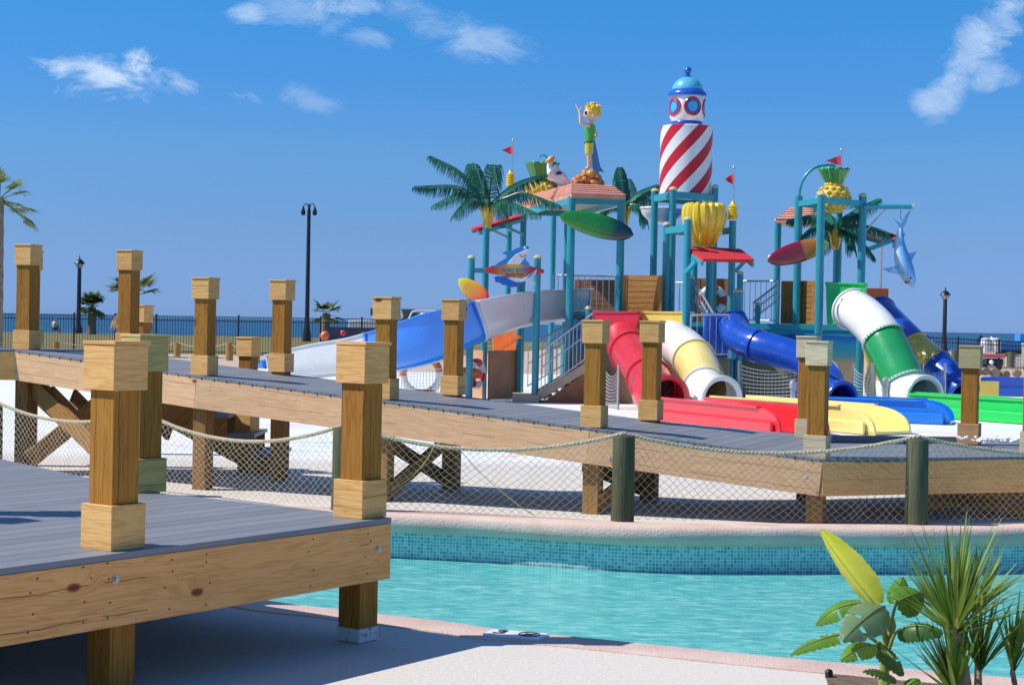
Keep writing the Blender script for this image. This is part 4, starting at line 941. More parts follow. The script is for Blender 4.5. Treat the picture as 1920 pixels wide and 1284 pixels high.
def sloped(label, a, b, h, n):
    t = thing('stair_railing', label, 'railing', a, 'sloping stair railings'); a, b = V(a), V(b)
    for hh, r in ((h, .024), (h * .62, .016), (.1, .016)): MB().tube([a + Z * hh, b + Z * hh], r, 8).build('rail', STEEL, t, smooth=True)
    for k in range(n + 1): q_ = a.lerp(b, k / n); MB().tube([q_ + Z * .08, q_ + Z * h], .01, 6).build('baluster', STEEL, t)
sloped('sloping steel railing behind the banana tower going down right', P(1300, 570, 36.8), P(1340, 640, 36), P(1298, 524, 36.8).z - P(1298, 570, 36.8).z, 9)
sloped('sloping steel railing going up to the right beside the right wooden panel', P(1412, 606, 38.6), P(1456, 572, 39), P(1456, 534, 39).z - P(1456, 572, 39).z, 9)
post(plat, 1421, 570, 38.5, r=.06); post(plat, 1297, 520, 36.7, r=.06); post(plat, 1104, 577, 36.2, r=.07); post(plat, 1388, 512, 37.5, r=.07)
# --- stairs on the left
def stairs():
    t = thing('entry_stairs', 'tan entry stairs with a brown underside climbing right to the platform', 'stairs', P(1010, 755, 36))
    a = P(1012, 756, 35.9); b = P(1100, 680, 36.2); Yf = 35.9; n = 8; x0, z0, x1, z1 = a.x, .02, b.x, b.z
    MB().poly([V((x0 - .05, Yf, 0.02)), V((x1, Yf, z1 - .18)), V((x1, Yf, z1 + .03)), V((x0 - .05, Yf, .22))], .06).build('stringer', LTAN, t)
    MB().poly([V((x0 + .06, Yf + .03, 0.0)), V((x1 + .4, Yf + .03, 0)), V((x1 + .4, Yf + .03, z1 - .1)), V((x1, Yf + .03, z1 - .18))], .05).build('side_panel', BROWN, t)
    MB().poly([V((x0 - .05, Yf + 1.3, 0.02)), V((x1, Yf + 1.3, z1 - .18)), V((x1, Yf + 1.3, z1 + .03)), V((x0 - .05, Yf + 1.3, .22))], .06).build('stringer', LTAN, t)
    for k in range(n): x = x0 + (x1 - x0) * (k + .2) / n; z = z0 + (z1 - z0) * (k + 1) / n; MB().box((x + .1, Yf + .65, z), (.3, 1.22, .04)).build('tread', LTAN, t); MB().box((x - .03, Yf + .67, z - .1), (.02, 1.2, .17)).build('riser', LTAN, t)
    h = .95
    sloped('near stair railing of steel balusters in front of the tan stairs', V((x0 + .02, Yf - .04, .15)), V((x1 + .1, Yf - .04, z1 + .1)), h, 13)
    sloped('far stair railing of steel balusters behind the tan stairs', V((x0 - .25, Yf + 1.3, .2)), V((x1 + .1, Yf + 1.3, z1 + .15)), h, 13)
    MB().box((x0 - .3, Yf + .5, .08), (.55, 1.2, .16)).build('first_step', LTAN, t)
stairs()
# --- tube slides
def ring_section(mb, pts, r): mb.tube(pts, r, 32, cap=False)
def tube_slide(name, label, path, r, segs, mouth_mat, inner, per=10, flange=.045):
    """path: centre line points, segs: (u0,u1,material)"""
    pts = crom(path, 12); t = thing(name, label, 'slide', pts[-1]); m_ = len(pts) - 1
    for (u0, u1, mat) in segs:
        i0, i1 = int(round(u0 * m_)), int(round(u1 * m_)); seg = pts[i0:i1 + 1]
        o = MB().tube(seg, r, 36, cap=False).build('tube_section', mat, t, smooth=True, solid=.02)
        for e, d_ in ((seg[0], seg[1] - seg[0]), (seg[-1], seg[-1] - seg[-2])):
            d_.normalize(); fr = MB().lathe([(r - .01, -.02), (r + flange, -.02), (r + flange, .02), (r - .01, .02)], e, 36, axis=d_); fr.f = fr.f[:-2]; fr.uv = fr.uv[:-2]; fr.mi = fr.mi[:-2]
            fo = fr.build('flange', mat if e is not seg[-1] or u1 < .99 else mouth_mat, o, smooth=True)
    e, d_ = pts[-1], (pts[-1] - pts[-2]).normalized()
    fr = MB().lathe([(r - .06, -.03), (r + .03, -.03), (r + .045, 0), (r + .03, .04), (r - .02, .045), (r - .06, 0)], e, 36, axis=d_); fr.f = fr.f[:-2]; fr.uv = fr.uv[:-2]; fr.mi = fr.mi[:-2]; fr.build('mouth_rim', mouth_mat, t, smooth=True)
    return t, pts
def hood(name, label, top4, bot4, mat):
    """flared slide entry: front trapezoid with side cheeks; points left-top, right-top, right-bottom, left-bottom"""
    t = thing(name, label, 'slide hood', bot4[0]); lt, rt_, rb, lb = top4 + bot4[::1]
    back = V((.25, .9, 0)) * .62
    mb = MB(); mb.add([lt, rt_, rb, lb, lt + back, rt_ + back, rb + back * .7, lb + back * .7], [(0, 3, 2, 1), (0, 4, 7, 3), (1, 2, 6, 5), (3, 7, 6, 2), (0, 1, 5, 4)][:4])
    mb.build('funnel', mat, t, solid=.05)
    lip = MB(); lip.beam(lt - Z * .02, rt_ - Z * .02, .09, .05); lip.beam(lt - Z * .02, lt + back - Z * .02, .07, .05); lip.beam(rt_ - Z * .02, rt_ + back - Z * .02, .07, .05); lip.build('lip', mat, t, bevel=.01)
    return t
ht = hood('slide_hood', 'flared red entry hood above the red tube slide', [P(1113, 584, 35.6), P(1198, 584, 35.3)], [P(1188, 628, 35.2), P(1130, 628, 35.4)], RED)
ht = hood('slide_hood', 'flared yellow entry hood above the white and yellow tube slide', [P(1203, 584, 35.6), P(1291, 585, 35.2)], [P(1282, 628, 35.1), P(1212, 628, 35.4)], YEL)
g1, g2, g3, g4 = P(1550, 529, 36.6), P(1622, 531, 36.3), P(1608, 607, 36.3), P(1552, 607, 36.5)
ht = hood('slide_hood', 'big flared green entry hood of the green and white tube slide', [g1, g2], [g3, g4], GREENB)
LD = V((.40, -.92, 0)).normalized()
def exitp(px, py, d): e = P(px, py, d); return [e - LD * .55 + Z * .12, e - LD * .25 + Z * .02, e]
tube_slide('red_tube_slide', 'curving red tube slide with a dark round mouth', [P(1168, 630, 35.9), P(1172, 644, 35.2), P(1187, 666, 34.2), P(1212, 700, 33.0)] + exitp(1252, 748, 31.4), .41,
           [(0, .3, RED), (.3, .55, RED), (.55, .8, RED), (.8, 1, RED)], RED, RED)
tube_slide('white_yellow_tube_slide', 'white tube slide with a yellow middle section and a wide cream mouth', [P(1240, 634, 35.8), P(1262, 640, 35.1), P(1290, 660, 34.0), P(1314, 697, 33.0)] + exitp(1352, 748, 31.5), .40,
           [(0, .40, WHITE), (.40, .64, YELP), (.64, 1, WHITE)], WHITE, YEL)
tube_slide('dark_blue_tube_slide', 'dark blue tube slide sweeping right under the platform', [P(1374, 612, 34.8), P(1384, 632, 34.2), P(1420, 648, 33.6), P(1470, 662, 33.3), P(1520, 682, 33.0), P(1552, 712, 32.5)] + exitp(1578, 748, 31.4), .30,
           [(0, .25, BLUED), (.25, .5, BLUED), (.5, .75, BLUED), (.75, 1, BLUED)], BLUED, DBLUE)
tube_slide('green_white_tube_slide', 'white and green tube slide running down right to the green lane', [P(1597, 580, 36.4), P(1620, 594, 35.9), P(1650, 627, 35.4), P(1682, 690, 34.9)] + exitp(1733, 745, 34.1), .42,
           [(0, .36, WHITE), (.36, .60, GREEN), (.60, 1, WHITE)], WHITE, GREEN)
# --- run-out lanes
def lane(name, label, nl, fr, top_z, mat, end_slope=.55, w=None, lip=.05):
    """nl: near-wall base line start,end (ground points); fr: offset vector to the far wall"""
    a, b = V(nl[0]), V(nl[1]); a.z = b.z = 0; t = thing(name, label, 'slide run-out', b); d = (b - a); L_ = d.length; d.normalize()
    def wall(o, nm):
        prof = [(0, 0), (0, top_z)]
        n = 8
        for k in range(n + 1):
            th_ = math.pi / 2 * k / n; prof.append((L_ - end_slope + end_slope * math.sin(th_), top_z * (math.cos(th_) ** .75 if k < n else 0)))
        s_ = fr.normalized(); bulge = -.06
        MB().poly([o + d * x + Z * z for x, z in prof], .05, -s_ if nm == 'near_wall' else s_).build(nm, mat, t, bevel=.012)
        MB().box(o + d * (L_ - end_slope) / 2 + Z * (top_z + .012), (L_ - end_slope, .1, .035), (d, s_, Z)).build('top_lip', mat, t, bevel=.01)
        if nm == 'near_wall': MB().box(o + d * (L_ - end_slope * .2) / 2 - s_ * .055 + Z * (top_z * .27), (L_ - end_slope * .25, .07, top_z * .5), (d, s_, Z)).build('base_flare', mat, t, bevel=.03)
    wall(a, 'near_wall'); wall(a + fr, 'far_wall')
    MB().poly([a + Z * .06, b + Z * .06, b + fr + Z * .06, a + fr + Z * .06], .05, Z).build('lane_floor', mat, t)
    return t
rs, re = G(1236, 790), G(1462, 817); lane('red_runout', 'long bright red landing lane at the foot of the red tube', (rs, re), V((.85, .38, 0)), .40, REDB, .6)
ys, ye = G(1335, 790), G(1640, 817); lane('yellow_runout', 'pale yellow landing lane with a rounded end behind the corner posts', (ys + V((0, .2, 0)), ye), V((.72, .6, 0)), .42, YELP, .8)
bs, be = G(1556, 787), G(1782, 797); lane('blue_runout', 'bright blue landing lane with a rounded end on the white pad', (bs + V((-.3, 0, 0)), be), V((.3, .85, 0)), .40, BLUEB, .5)
gs, ge = G(1702, 780), V((11.2, 28.2, 0)); lane('green_runout', 'bright green landing lane leaving the photo at the right edge', (gs, ge), V((.25, .85, 0)), .42, GREENB, .5)
l5 = lane('blue_yellow_runout', 'far blue and yellow landing lane at the right edge', (G(1838, 742), G(2030, 745)), V((.3, .9, 0)), .45, BLUE, .5)
MB().box(G(1848, 743) + Z * .2 - V((0, .12, 0)), (.6, .05, .40)).build('yellow_section', YEL, l5)
# --- flumes
def uprof(r, hi, lo): return [(-r - .05, hi + .0), (-r, hi + .03)] + [(-r * math.cos(R(a)), -r * .8 * math.sin(R(a))) for a in range(0, 181, 15)] + [(r, lo + .03), (r + .05, lo)]
def flume(name, label, path, segs, prof, th=.03, sca=None):
    pts = crom(path, 10); t = thing(name, label, 'slide', pts[-1]); m_ = len(pts) - 1
    sc2 = [sca[min(int(i / 10), len(sca) - 2)] * (1 - (i / 10 - min(int(i / 10), len(sca) - 2))) + sca[min(int(i / 10), len(sca) - 2) + 1] * (i / 10 - min(int(i / 10), len(sca) - 2)) for i in range(m_ + 1)]
    for (u0, u1, mat) in segs:
        ss = sc2[int(round(u0 * m_)):int(round(u1 * m_)) + 1]; seg = pts[int(round(u0 * m_)):int(round(u1 * m_)) + 1]
        o = MB().sweep(seg, prof, scales=ss).build('flume_section', mat, t, smooth=True, solid=th)
        for i in (0, -1):
            e = seg[i]; dd = (seg[1] - seg[0]) if i == 0 else (seg[-1] - seg[-2]); dd.normalize(); pr = [(x * 1.04 * ss[i], y * 1.04 * ss[i] - .01) for x, y in prof]
            MB().sweep([e - dd * .02, e + dd * .02], pr).build('joint_flange', mat, o, solid=.03)
    return t
pr = [(.56, .42), (.50, .44), (.47, .12), (.40, -.08), (.2, -.2), (-.2, -.2), (-.40, -.08), (-.47, .10), (-.50, .28), (-.56, .27)]
pr = [(-x, y) for x, y in pr]
flume('long_flume_slide', 'long open flume slide in grey, blue and white sweeping left to the ground',
      [P(1075, 588, 38.2), P(1020, 591, 37.0), P(960, 601, 36.2), P(900, 622, 35.8), P(830, 654, 35.8), P(760, 674, 36.2), P(690, 686, 37.2), P(610, 693, 38.4), P(530, 706, 39.6)],
      [(0, .37, GREY), (.37, .69, BLUEB), (.69, 1, GREY)], [(x * 1.0, y * 1.0) for x, y in [(-.62, .72), (-.56, .74), (-.52, .2), (-.42, -.06), (-.22, -.2), (.22, -.2), (.42, -.06), (.5, .10), (.53, .30), (.60, .29)]][::-1] if False else
      [(-.60, .66), (-.55, .68), (-.5, .2), (-.40, -.06), (-.2, -.18), (.2, -.18), (.42, -.07), (.55, -.04), (.56, .0), (.48, .03), (.5, .28), (.56, .27)], sca=[.8, .8, .88, 1.0, 1.15, 1.0, .9, .82, .75])
tube_slide('back_tube_slide', 'blue slide with a yellow middle section behind the green and white tube',
      [P(1650, 585, 41.0), P(1690, 626, 39.8), P(1727, 662, 38.9), P(1765, 695, 38.3), P(1806, 738, 37.6)], .36, [(0, .44, BLUED), (.44, .68, YEL), (.68, 1, BLUED)], BLUED, BLUE)
MB().beam(G(486, 690) + Z * .1, G(550, 690) + Z * .35, .5, .25).build('blue_flume_end', BLUEB, label='blue slide end peeping over the ramp left of the white slide end', cat='slide end', bevel=.05)
# spiral orange slide and its wooden screens
os_ = thing('orange_slide', 'orange slide section behind the sign frame', 'slide', P(950, 655, 38))
MB().poly([P(922, 628, 38.6), P(926, 668, 38.6), P(976, 668, 38.2), P(976, 606, 38.2), P(950, 612, 38.4)], .4, V((0, -1, 0))).build('slide_side', ORANGE, os_, bevel=.02)
MB().beam(P(926, 662, 38.3), P(976, 630, 38.0), .1, .06).build('rim', ORANGE, os_)
ws = thing('wooden_screen', 'brown wooden screen between the teal posts left of the stairs', 'screen', P(930, 742, 36.6))
panelm = M('orange_brown_panel', (.42, .17, .05), .45, .18, 2); pk = M('pinkish_board', (.62, .36, .20), .6, .15, 3)
a = P(917, 657, 37.0); b = P(968, 657, 38.2); MB().beam(V((a.x, a.y, a.z / 2)), V((b.x, b.y, a.z / 2)), .04, a.z).build('panel', panelm, ws)
a = P(882, 656, 37.2); b = P(907, 656, 36.9); MB().beam(V((a.x, a.y, a.z / 2)), V((b.x, b.y, a.z / 2)), .05, a.z).build('end_board', pk, ws)
def ring(name, label, c, nrm, r, rr, bands=4, ma=None, mb_=None, cat='life ring'):
    t = thing(name, label, cat, c); nrm = nrm.normalized(); a = nrm.orthogonal().normalized(); b = nrm.cross(a); n = 48
    for k in range(bands * 2):
        pts = []
        for i in range(n // (bands * 2) + 1): th = 2 * math.pi * (k / (bands * 2) + i / n) + .4; pts.append(c + (a * math.cos(th) + b * math.sin(th)) * r)
        MB().tube(pts, rr, 12, cap=True).build('band', (ma or WHITE) if k % 2 else (mb_ or RED), t, smooth=True)
    return t
ring('life_ring', 'red and white life ring on the far wooden panel under the red awning', P(1336, 563, 39.0), V((.2, -1, 0)), .27, .085)
ring('life_ring', 'large white and orange ring behind a net at the foot of the blue flume', P(790, 702, 40), V((.3, -1, .1)), .44, .09, 3, WHITE, PL('orange_band', (.60, .16, .05)))
ring('life_ring', 'small red and white ring hung on the post left of the stairs', P(893, 700, 36.5), V((.9, -.5, 0)), .24, .09, 3)
MB().ball(P(880, 700, 36.3), .2, 14, sx=1.4, sy=.8, sz=.7).build('orange_float', ORANGE, smooth=True, label='orange float beside the small red and white ring', cat='float')
def netpanel(label, px0, px1, pyt, pyb, d0, d1, cell=.075, sag=.15):
    a0, a1 = P(px0, pyt, d0), P(px0, pyb, d0); b0, b1 = P(px1, pyt, d1), P(px1, pyb, d1); t = thing('safety_net', label, 'net', a1, 'grey safety nets round the play structure')
    a1.x, a1.y, b1.x, b1.y = a0.x, a0.y, b0.x, b0.y
    for p, q_ in ((a0, a1), (b0, b1)): MB().tube([(p.x, p.y, max(0, q_.z)), (p.x, p.y, p.z + .08)], .028, 8).build('net_post', STEEL, t, smooth=True)
    mb = MB(); W = (V((b0.x, b0.y, 0)) - V((a0.x, a0.y, 0))).length; n = max(2, int(W / cell)); mm = max(2, int((a0.z - a1.z) / cell))
    def pt(i, j): u = i / n; tz = a0.lerp(b0, u) - Z * sag * 4 * u * (1 - u); bz = a1.lerp(b1, u); return tz.lerp(bz, j / mm)
    for i in range(n + 1): mb.tube([pt(i, 0), pt(i, mm / 2), pt(i, mm)], .0055, 3, cap=False)
    for j in range(mm + 1): mb.tube([pt(i, j) for i in range(n + 1)], .0055, 3, cap=False)
    mb.build('mesh', NETG, t)
netpanel('grey safety net between the red tube slide and the near timber post', 1134, 1160, 692, 775, 34.5, 33.5)
netpanel('grey safety net under the dark blue tube slide', 1386, 1504, 684, 755, 33.6, 33.0, sag=.12)
netpanel('grey safety net right of the dark blue slide mouth', 1600, 1636, 688, 750, 32.6, 32.0)
netpanel('grey safety net right of the green and white tube slide', 1730, 1772, 688, 742, 36.0, 35.6)
netpanel('grey safety net in front of the large ring under the blue flume', 742, 835, 690, 735, 38.5, 38.0, sag=.05)
# yellow and teal pipes between mural and green slide, bollards
yp = thing('yellow_climber', 'yellow pipe climber beside the mural wall', 'climber', P(1628, 745, 36))
for k in range(3): MB().tube(crom([P(1622 + k * 6, 658, 36.2), P(1630 + k * 5, 690, 36.2), P(1624 + k * 7, 720, 36.2), P(1630 + k * 5, 748, 36.2)], 4), .045, 8).build('pipe', YEL, yp, smooth=True)
for px, d in ((1487, 31.5), (1660, 34.5)):
    p = P(px, 745, d); MB().lathe([(.06, 0), (.06, .55), (.085, .56), (.085, .66), (.05, .7), (1e-5, .72)], (p.x, p.y, 0), 16).build('spray_nozzle', STEEL, smooth=True, label='steel spray nozzle under the dark blue slide' if px < 1500 else 'steel spray nozzle beside the green and white slide', cat='nozzle', group='steel spray nozzles')
# inner dark blue box below the lower railing
bx = thing('blue_slide_entry', 'dark and pale blue slide entry box behind the tall steel railing', 'slide entry', P(1350, 640, 35))
MB().box(P(1352, 628, 35.3), (.75, .5, .9)).build('box', BLUE, bx, bevel=.04); MB().box(P(1375, 630, 34.9), (.12, .1, .95)).build('edge', PL('sky_blue_panel', (.04, .35, .62)), bx, bevel=.02)
MB().ball(P(1388, 592, 34.8), .12, 12).build('rolled_cover', BLUE, bx, smooth=True)
# buoy and flag on the back left post
buoy(957, 318, 349, 42, 'yellow buoy shaped finial behind the front artificial palm'); 
pb_ = thing('buoy_post', 'back teal post under the left yellow buoy', 'post', P(957, 700, 42)); post(pb_, 957, 349, 42, cap=False, r=.06)
flag(961, 263, 320, 42, 'bright red pennant above the left yellow buoy', .27)
# ---------------------------------------------------------------- ornaments on the play structure
def leafmat(name, col, alt, rough=.45, tr=.25, s=3):
    m_, t, b = newmat(name); v = vec(t, 'Object', rnd=True); c = ramp(t, noise(t, v, s, 3), [(.35, col), (.65, alt)])
    t.links.new(c, b.inputs['Base Color']); b.inputs['Roughness'].default_value = rough; b.inputs['Specular IOR Level'].default_value = .35
    if tr:
        tl = nd(t, 'ShaderNodeBsdfTranslucent'); mxs = nd(t, 'ShaderNodeMixShader'); mxs.inputs[0].default_value = tr
        out = t.nodes['Material Output']; t.links.new(mixc(t, .5, c, (.5, .6, .1), 'MIX'), tl.inputs[0]); t.links.new(b.outputs[0], mxs.inputs[1]); t.links.new(tl.outputs[0], mxs.inputs[2]); t.links.new(mxs.outputs[0], out.inputs[0])
    return m_
FROND = leafmat('plastic_frond', (.008, .085, .05), (.02, .15, .085), .35, 0)
def frond(pts, ll, mat, t, wid=.026, n=48, name='frond', droop=1.1, rr=.02):
    line = crom(pts, 10); L_ = [0]
    for i in range(1, len(line)): L_.append(L_[-1] + (line[i] - line[i - 1]).length)
    mb = MB(); mb.tube(line, [rr * (1 - .7 * k / (len(line) - 1)) for k in range(len(line))], 6)
    for k in range(n):
        u = .08 + .92 * (k + random.random() * .6) / n; s_ = L_[-1] * min(u, .995); i = max(j for j in range(len(L_) - 1) if L_[j] <= s_)
        p = line[i].lerp(line[i + 1], (s_ - L_[i]) / (L_[i + 1] - L_[i])); tg = (line[i + 1] - line[i]).normalized(); sd_ = tg.cross(Z)
        sd_ = sd_.normalized() if sd_.length > .05 else V((1, 0, 0))
        for sg in (-1, 1):
            l = ll * (math.sin(math.pi * min(1, .12 + u * .86)) ** .45) * random.uniform(.85, 1.1)
            d1 = (sd_ * sg * .7 + tg * .6 - Z * droop * .35).normalized(); d2 = (sd_ * sg * .18 + tg * .35 - Z * droop).normalized()
            a = p; b = p + d1 * l * .45; c = b + d2 * l * .55; wv = tg * wid * .5
            mb.add([a - wv * .6, a + wv * .6, b + wv, b - wv, c + wv * .15, c - wv * .15], [(0, 1, 2, 3), (3, 2, 4, 5)])
    return mb.build(name, mat, t, solid=.004)
def art_palm(label, cx, cy, d, tips, yel=True, ll=.42):
    c = P(cx, cy, d); t = thing('artificial_palm', label, 'palm ornament', c, 'artificial palms on the play towers')
    for (tx, ty, hx, hy, dd) in tips:
        tip = P(tx, ty, d + dd); mid = P(hx, hy, d + dd * .55); frond([c + (mid - c).normalized() * .03, c.lerp(mid, .5) + Z * .05, mid, tip], ll, FROND, t)
    MB().ball(c - Z * .02, .16, 12, sz=.8).build('crown_heart', FROND, t, smooth=True)
    if yel:
        h = .42; mb = MB()
        for k in range(6):
            a = k * math.pi / 3 + .3; r0, r1 = .085, .2; vs = []
            for (u, wd) in ((0, .55), (.5, .5), (.8, .4), (1, .12)):
                r = r0 + (r1 - r0) * u ** 1.4
                for s_ in (-1, 1): vs.append(V((c.x + r * math.cos(a + s_ * wd), c.y + r * math.sin(a + s_ * wd), c.z - h * .95 + h * u)))
            mb.add(vs, [(2 * i, 2 * i + 1, 2 * i + 3, 2 * i + 2) for i in range(3)])
        mb.build('yellow_sheath', GOLD, t, solid=.02, smooth=True); MB().lathe([(.085, -h * 1.15), (.09, -h * .9), (.1, -h * .3)], c, 12).build('sheath_base', GOLD, t, smooth=True)
art_palm('large artificial palm on the left tower post with fronds spreading both ways', 915, 386, 37, [(776, 350, 850, 348, -.6), (806, 292, 858, 318, .4), (881, 330, 888, 306, 1.2), (934, 345, 926, 308, -.9), (882, 352, 893, 318, .9),
    (1022, 326, 975, 340, .7), (1050, 385, 985, 362, -.6), (1010, 400, 960, 378, -1.5), (850, 405, 880, 372, -1.4), (950, 412, 935, 378, 1.5), (812, 385, 862, 360, 1.2)])
art_palm('artificial palm behind the canopy and left of the lighthouse tower', 1172, 386, 41, [(1163, 314, 1166, 340, .3), (1232, 346, 1205, 356, .3), (1212, 420, 1200, 388, -.4), (1118, 408, 1140, 384, .3), (1180, 335, 1182, 352, 1.5), (1096, 388, 1135, 376, -1), (1240, 398, 1210, 370, 1)])
art_palm('artificial palm behind the right tower with its yellow sheath showing', 1567, 428, 38.4, [(1648, 372, 1612, 388, .2), (1478, 412, 1520, 404, .3), (1500, 445, 1530, 420, -.6), (1600, 470, 1590, 440, -.5), (1640, 482, 1612, 446, -.3), (1676, 440, 1630, 424, .6), (1540, 470, 1550, 440, 1.2), (1530, 378, 1550, 398, 1), (1606, 400, 1590, 402, -1)])
def surfboard(label, a, b, w, mat, nrm=V((0, -1, 0)), th=.07, peak=.5, nose=.6):
    a, b = V(a), V(b); L_ = (b - a).length; ax = (b - a).normalized(); nrm = (nrm - ax * nrm.dot(ax)).normalized(); y = ax.cross(nrm); n = 18; m_ = 14; vs = []
    for i in range(n + 1):
        u = i / n; k = (4 * u * (1 - u)) ** .55 * (1 + (peak - .5) * 2 * (u - .5)); k = max(k, .012)
        for j in range(m_): th_ = 2 * math.pi * j / m_; vs.append(a + ax * (L_ * u) + y * (w / 2 * k * math.cos(th_)) + nrm * (th / 2 * min(1, k * 1.4) * math.sin(th_) + .05 * (2 * u - 1) ** 2))
    fs = [(i * m_ + j, i * m_ + (j + 1) % m_, (i + 1) * m_ + (j + 1) % m_, (i + 1) * m_ + j) for i in range(n) for j in range(m_)] + [tuple(range(m_ - 1, -1, -1)), tuple(range(n * m_, (n + 1) * m_))]
    mb = MB(); mb.add(vs, fs, [[((k // m_) / n if (k // m_) <= n else 1, (k % m_) / m_) for k in f] for f in fs]); return mb.build('surfboard', mat, smooth=True, label=label, cat='surfboard', group='surfboards mounted on the towers')
def gradmat(name, stops, rough=.2, src='UV', ns=.12):
    m_, t, b = newmat(name); v = vec(t, src); sp = nd(t, 'ShaderNodeSeparateXYZ'); t.links.new(v, sp.inputs[0]); n = noise(t, vec(t, 'Object'), 5, 3)
    t.links.new(ramp(t, mth(t, 'ADD', sp.outputs[0], mth(t, 'MULTIPLY', mth(t, 'SUBTRACT', n, .5), ns)), stops), b.inputs['Base Color']); b.inputs['Roughness'].default_value = rough; b.inputs['Coat Weight'].default_value = .6; return m_
surfboard('green surfboard with a dark spotted right end across the canopy posts', P(1048, 404, 35.9), P(1188, 441, 35.9), .50, gradmat('green_board', [(0, (.02, .28, .03)), (.5, (.015, .24, .02)), (.7, (.008, .10, .03)), (.78, (.004, .03, .04)), (1, (.004, .02, .04))]), peak=.58)
surfboard('red and orange surfboard with a lime tip behind the right tower posts', P(1438, 490, 37.1), P(1554, 456, 37.1), .46, gradmat('red_board', [(0, (.32, .01, .03)), (.58, (.36, .015, .03)), (.6, (.50, .17, .02)), (.84, (.52, .20, .02)), (.86, (.30, .42, .03)), (1, (.35, .45, .03))], ns=.01), peak=.5)
surfboard('short yellow to orange surfboard on the leftmost teal post', P(861, 524, 35.75), P(915, 568, 35.55), .40, gradmat('yellow_board', [(0, (.75, .62, .02)), (.35, (.80, .40, .02)), (.8, (.75, .10, .04)), (1, (.6, .05, .04))], ns=.25), nrm=V((-.3, -1, .2)), peak=.72, th=.1)
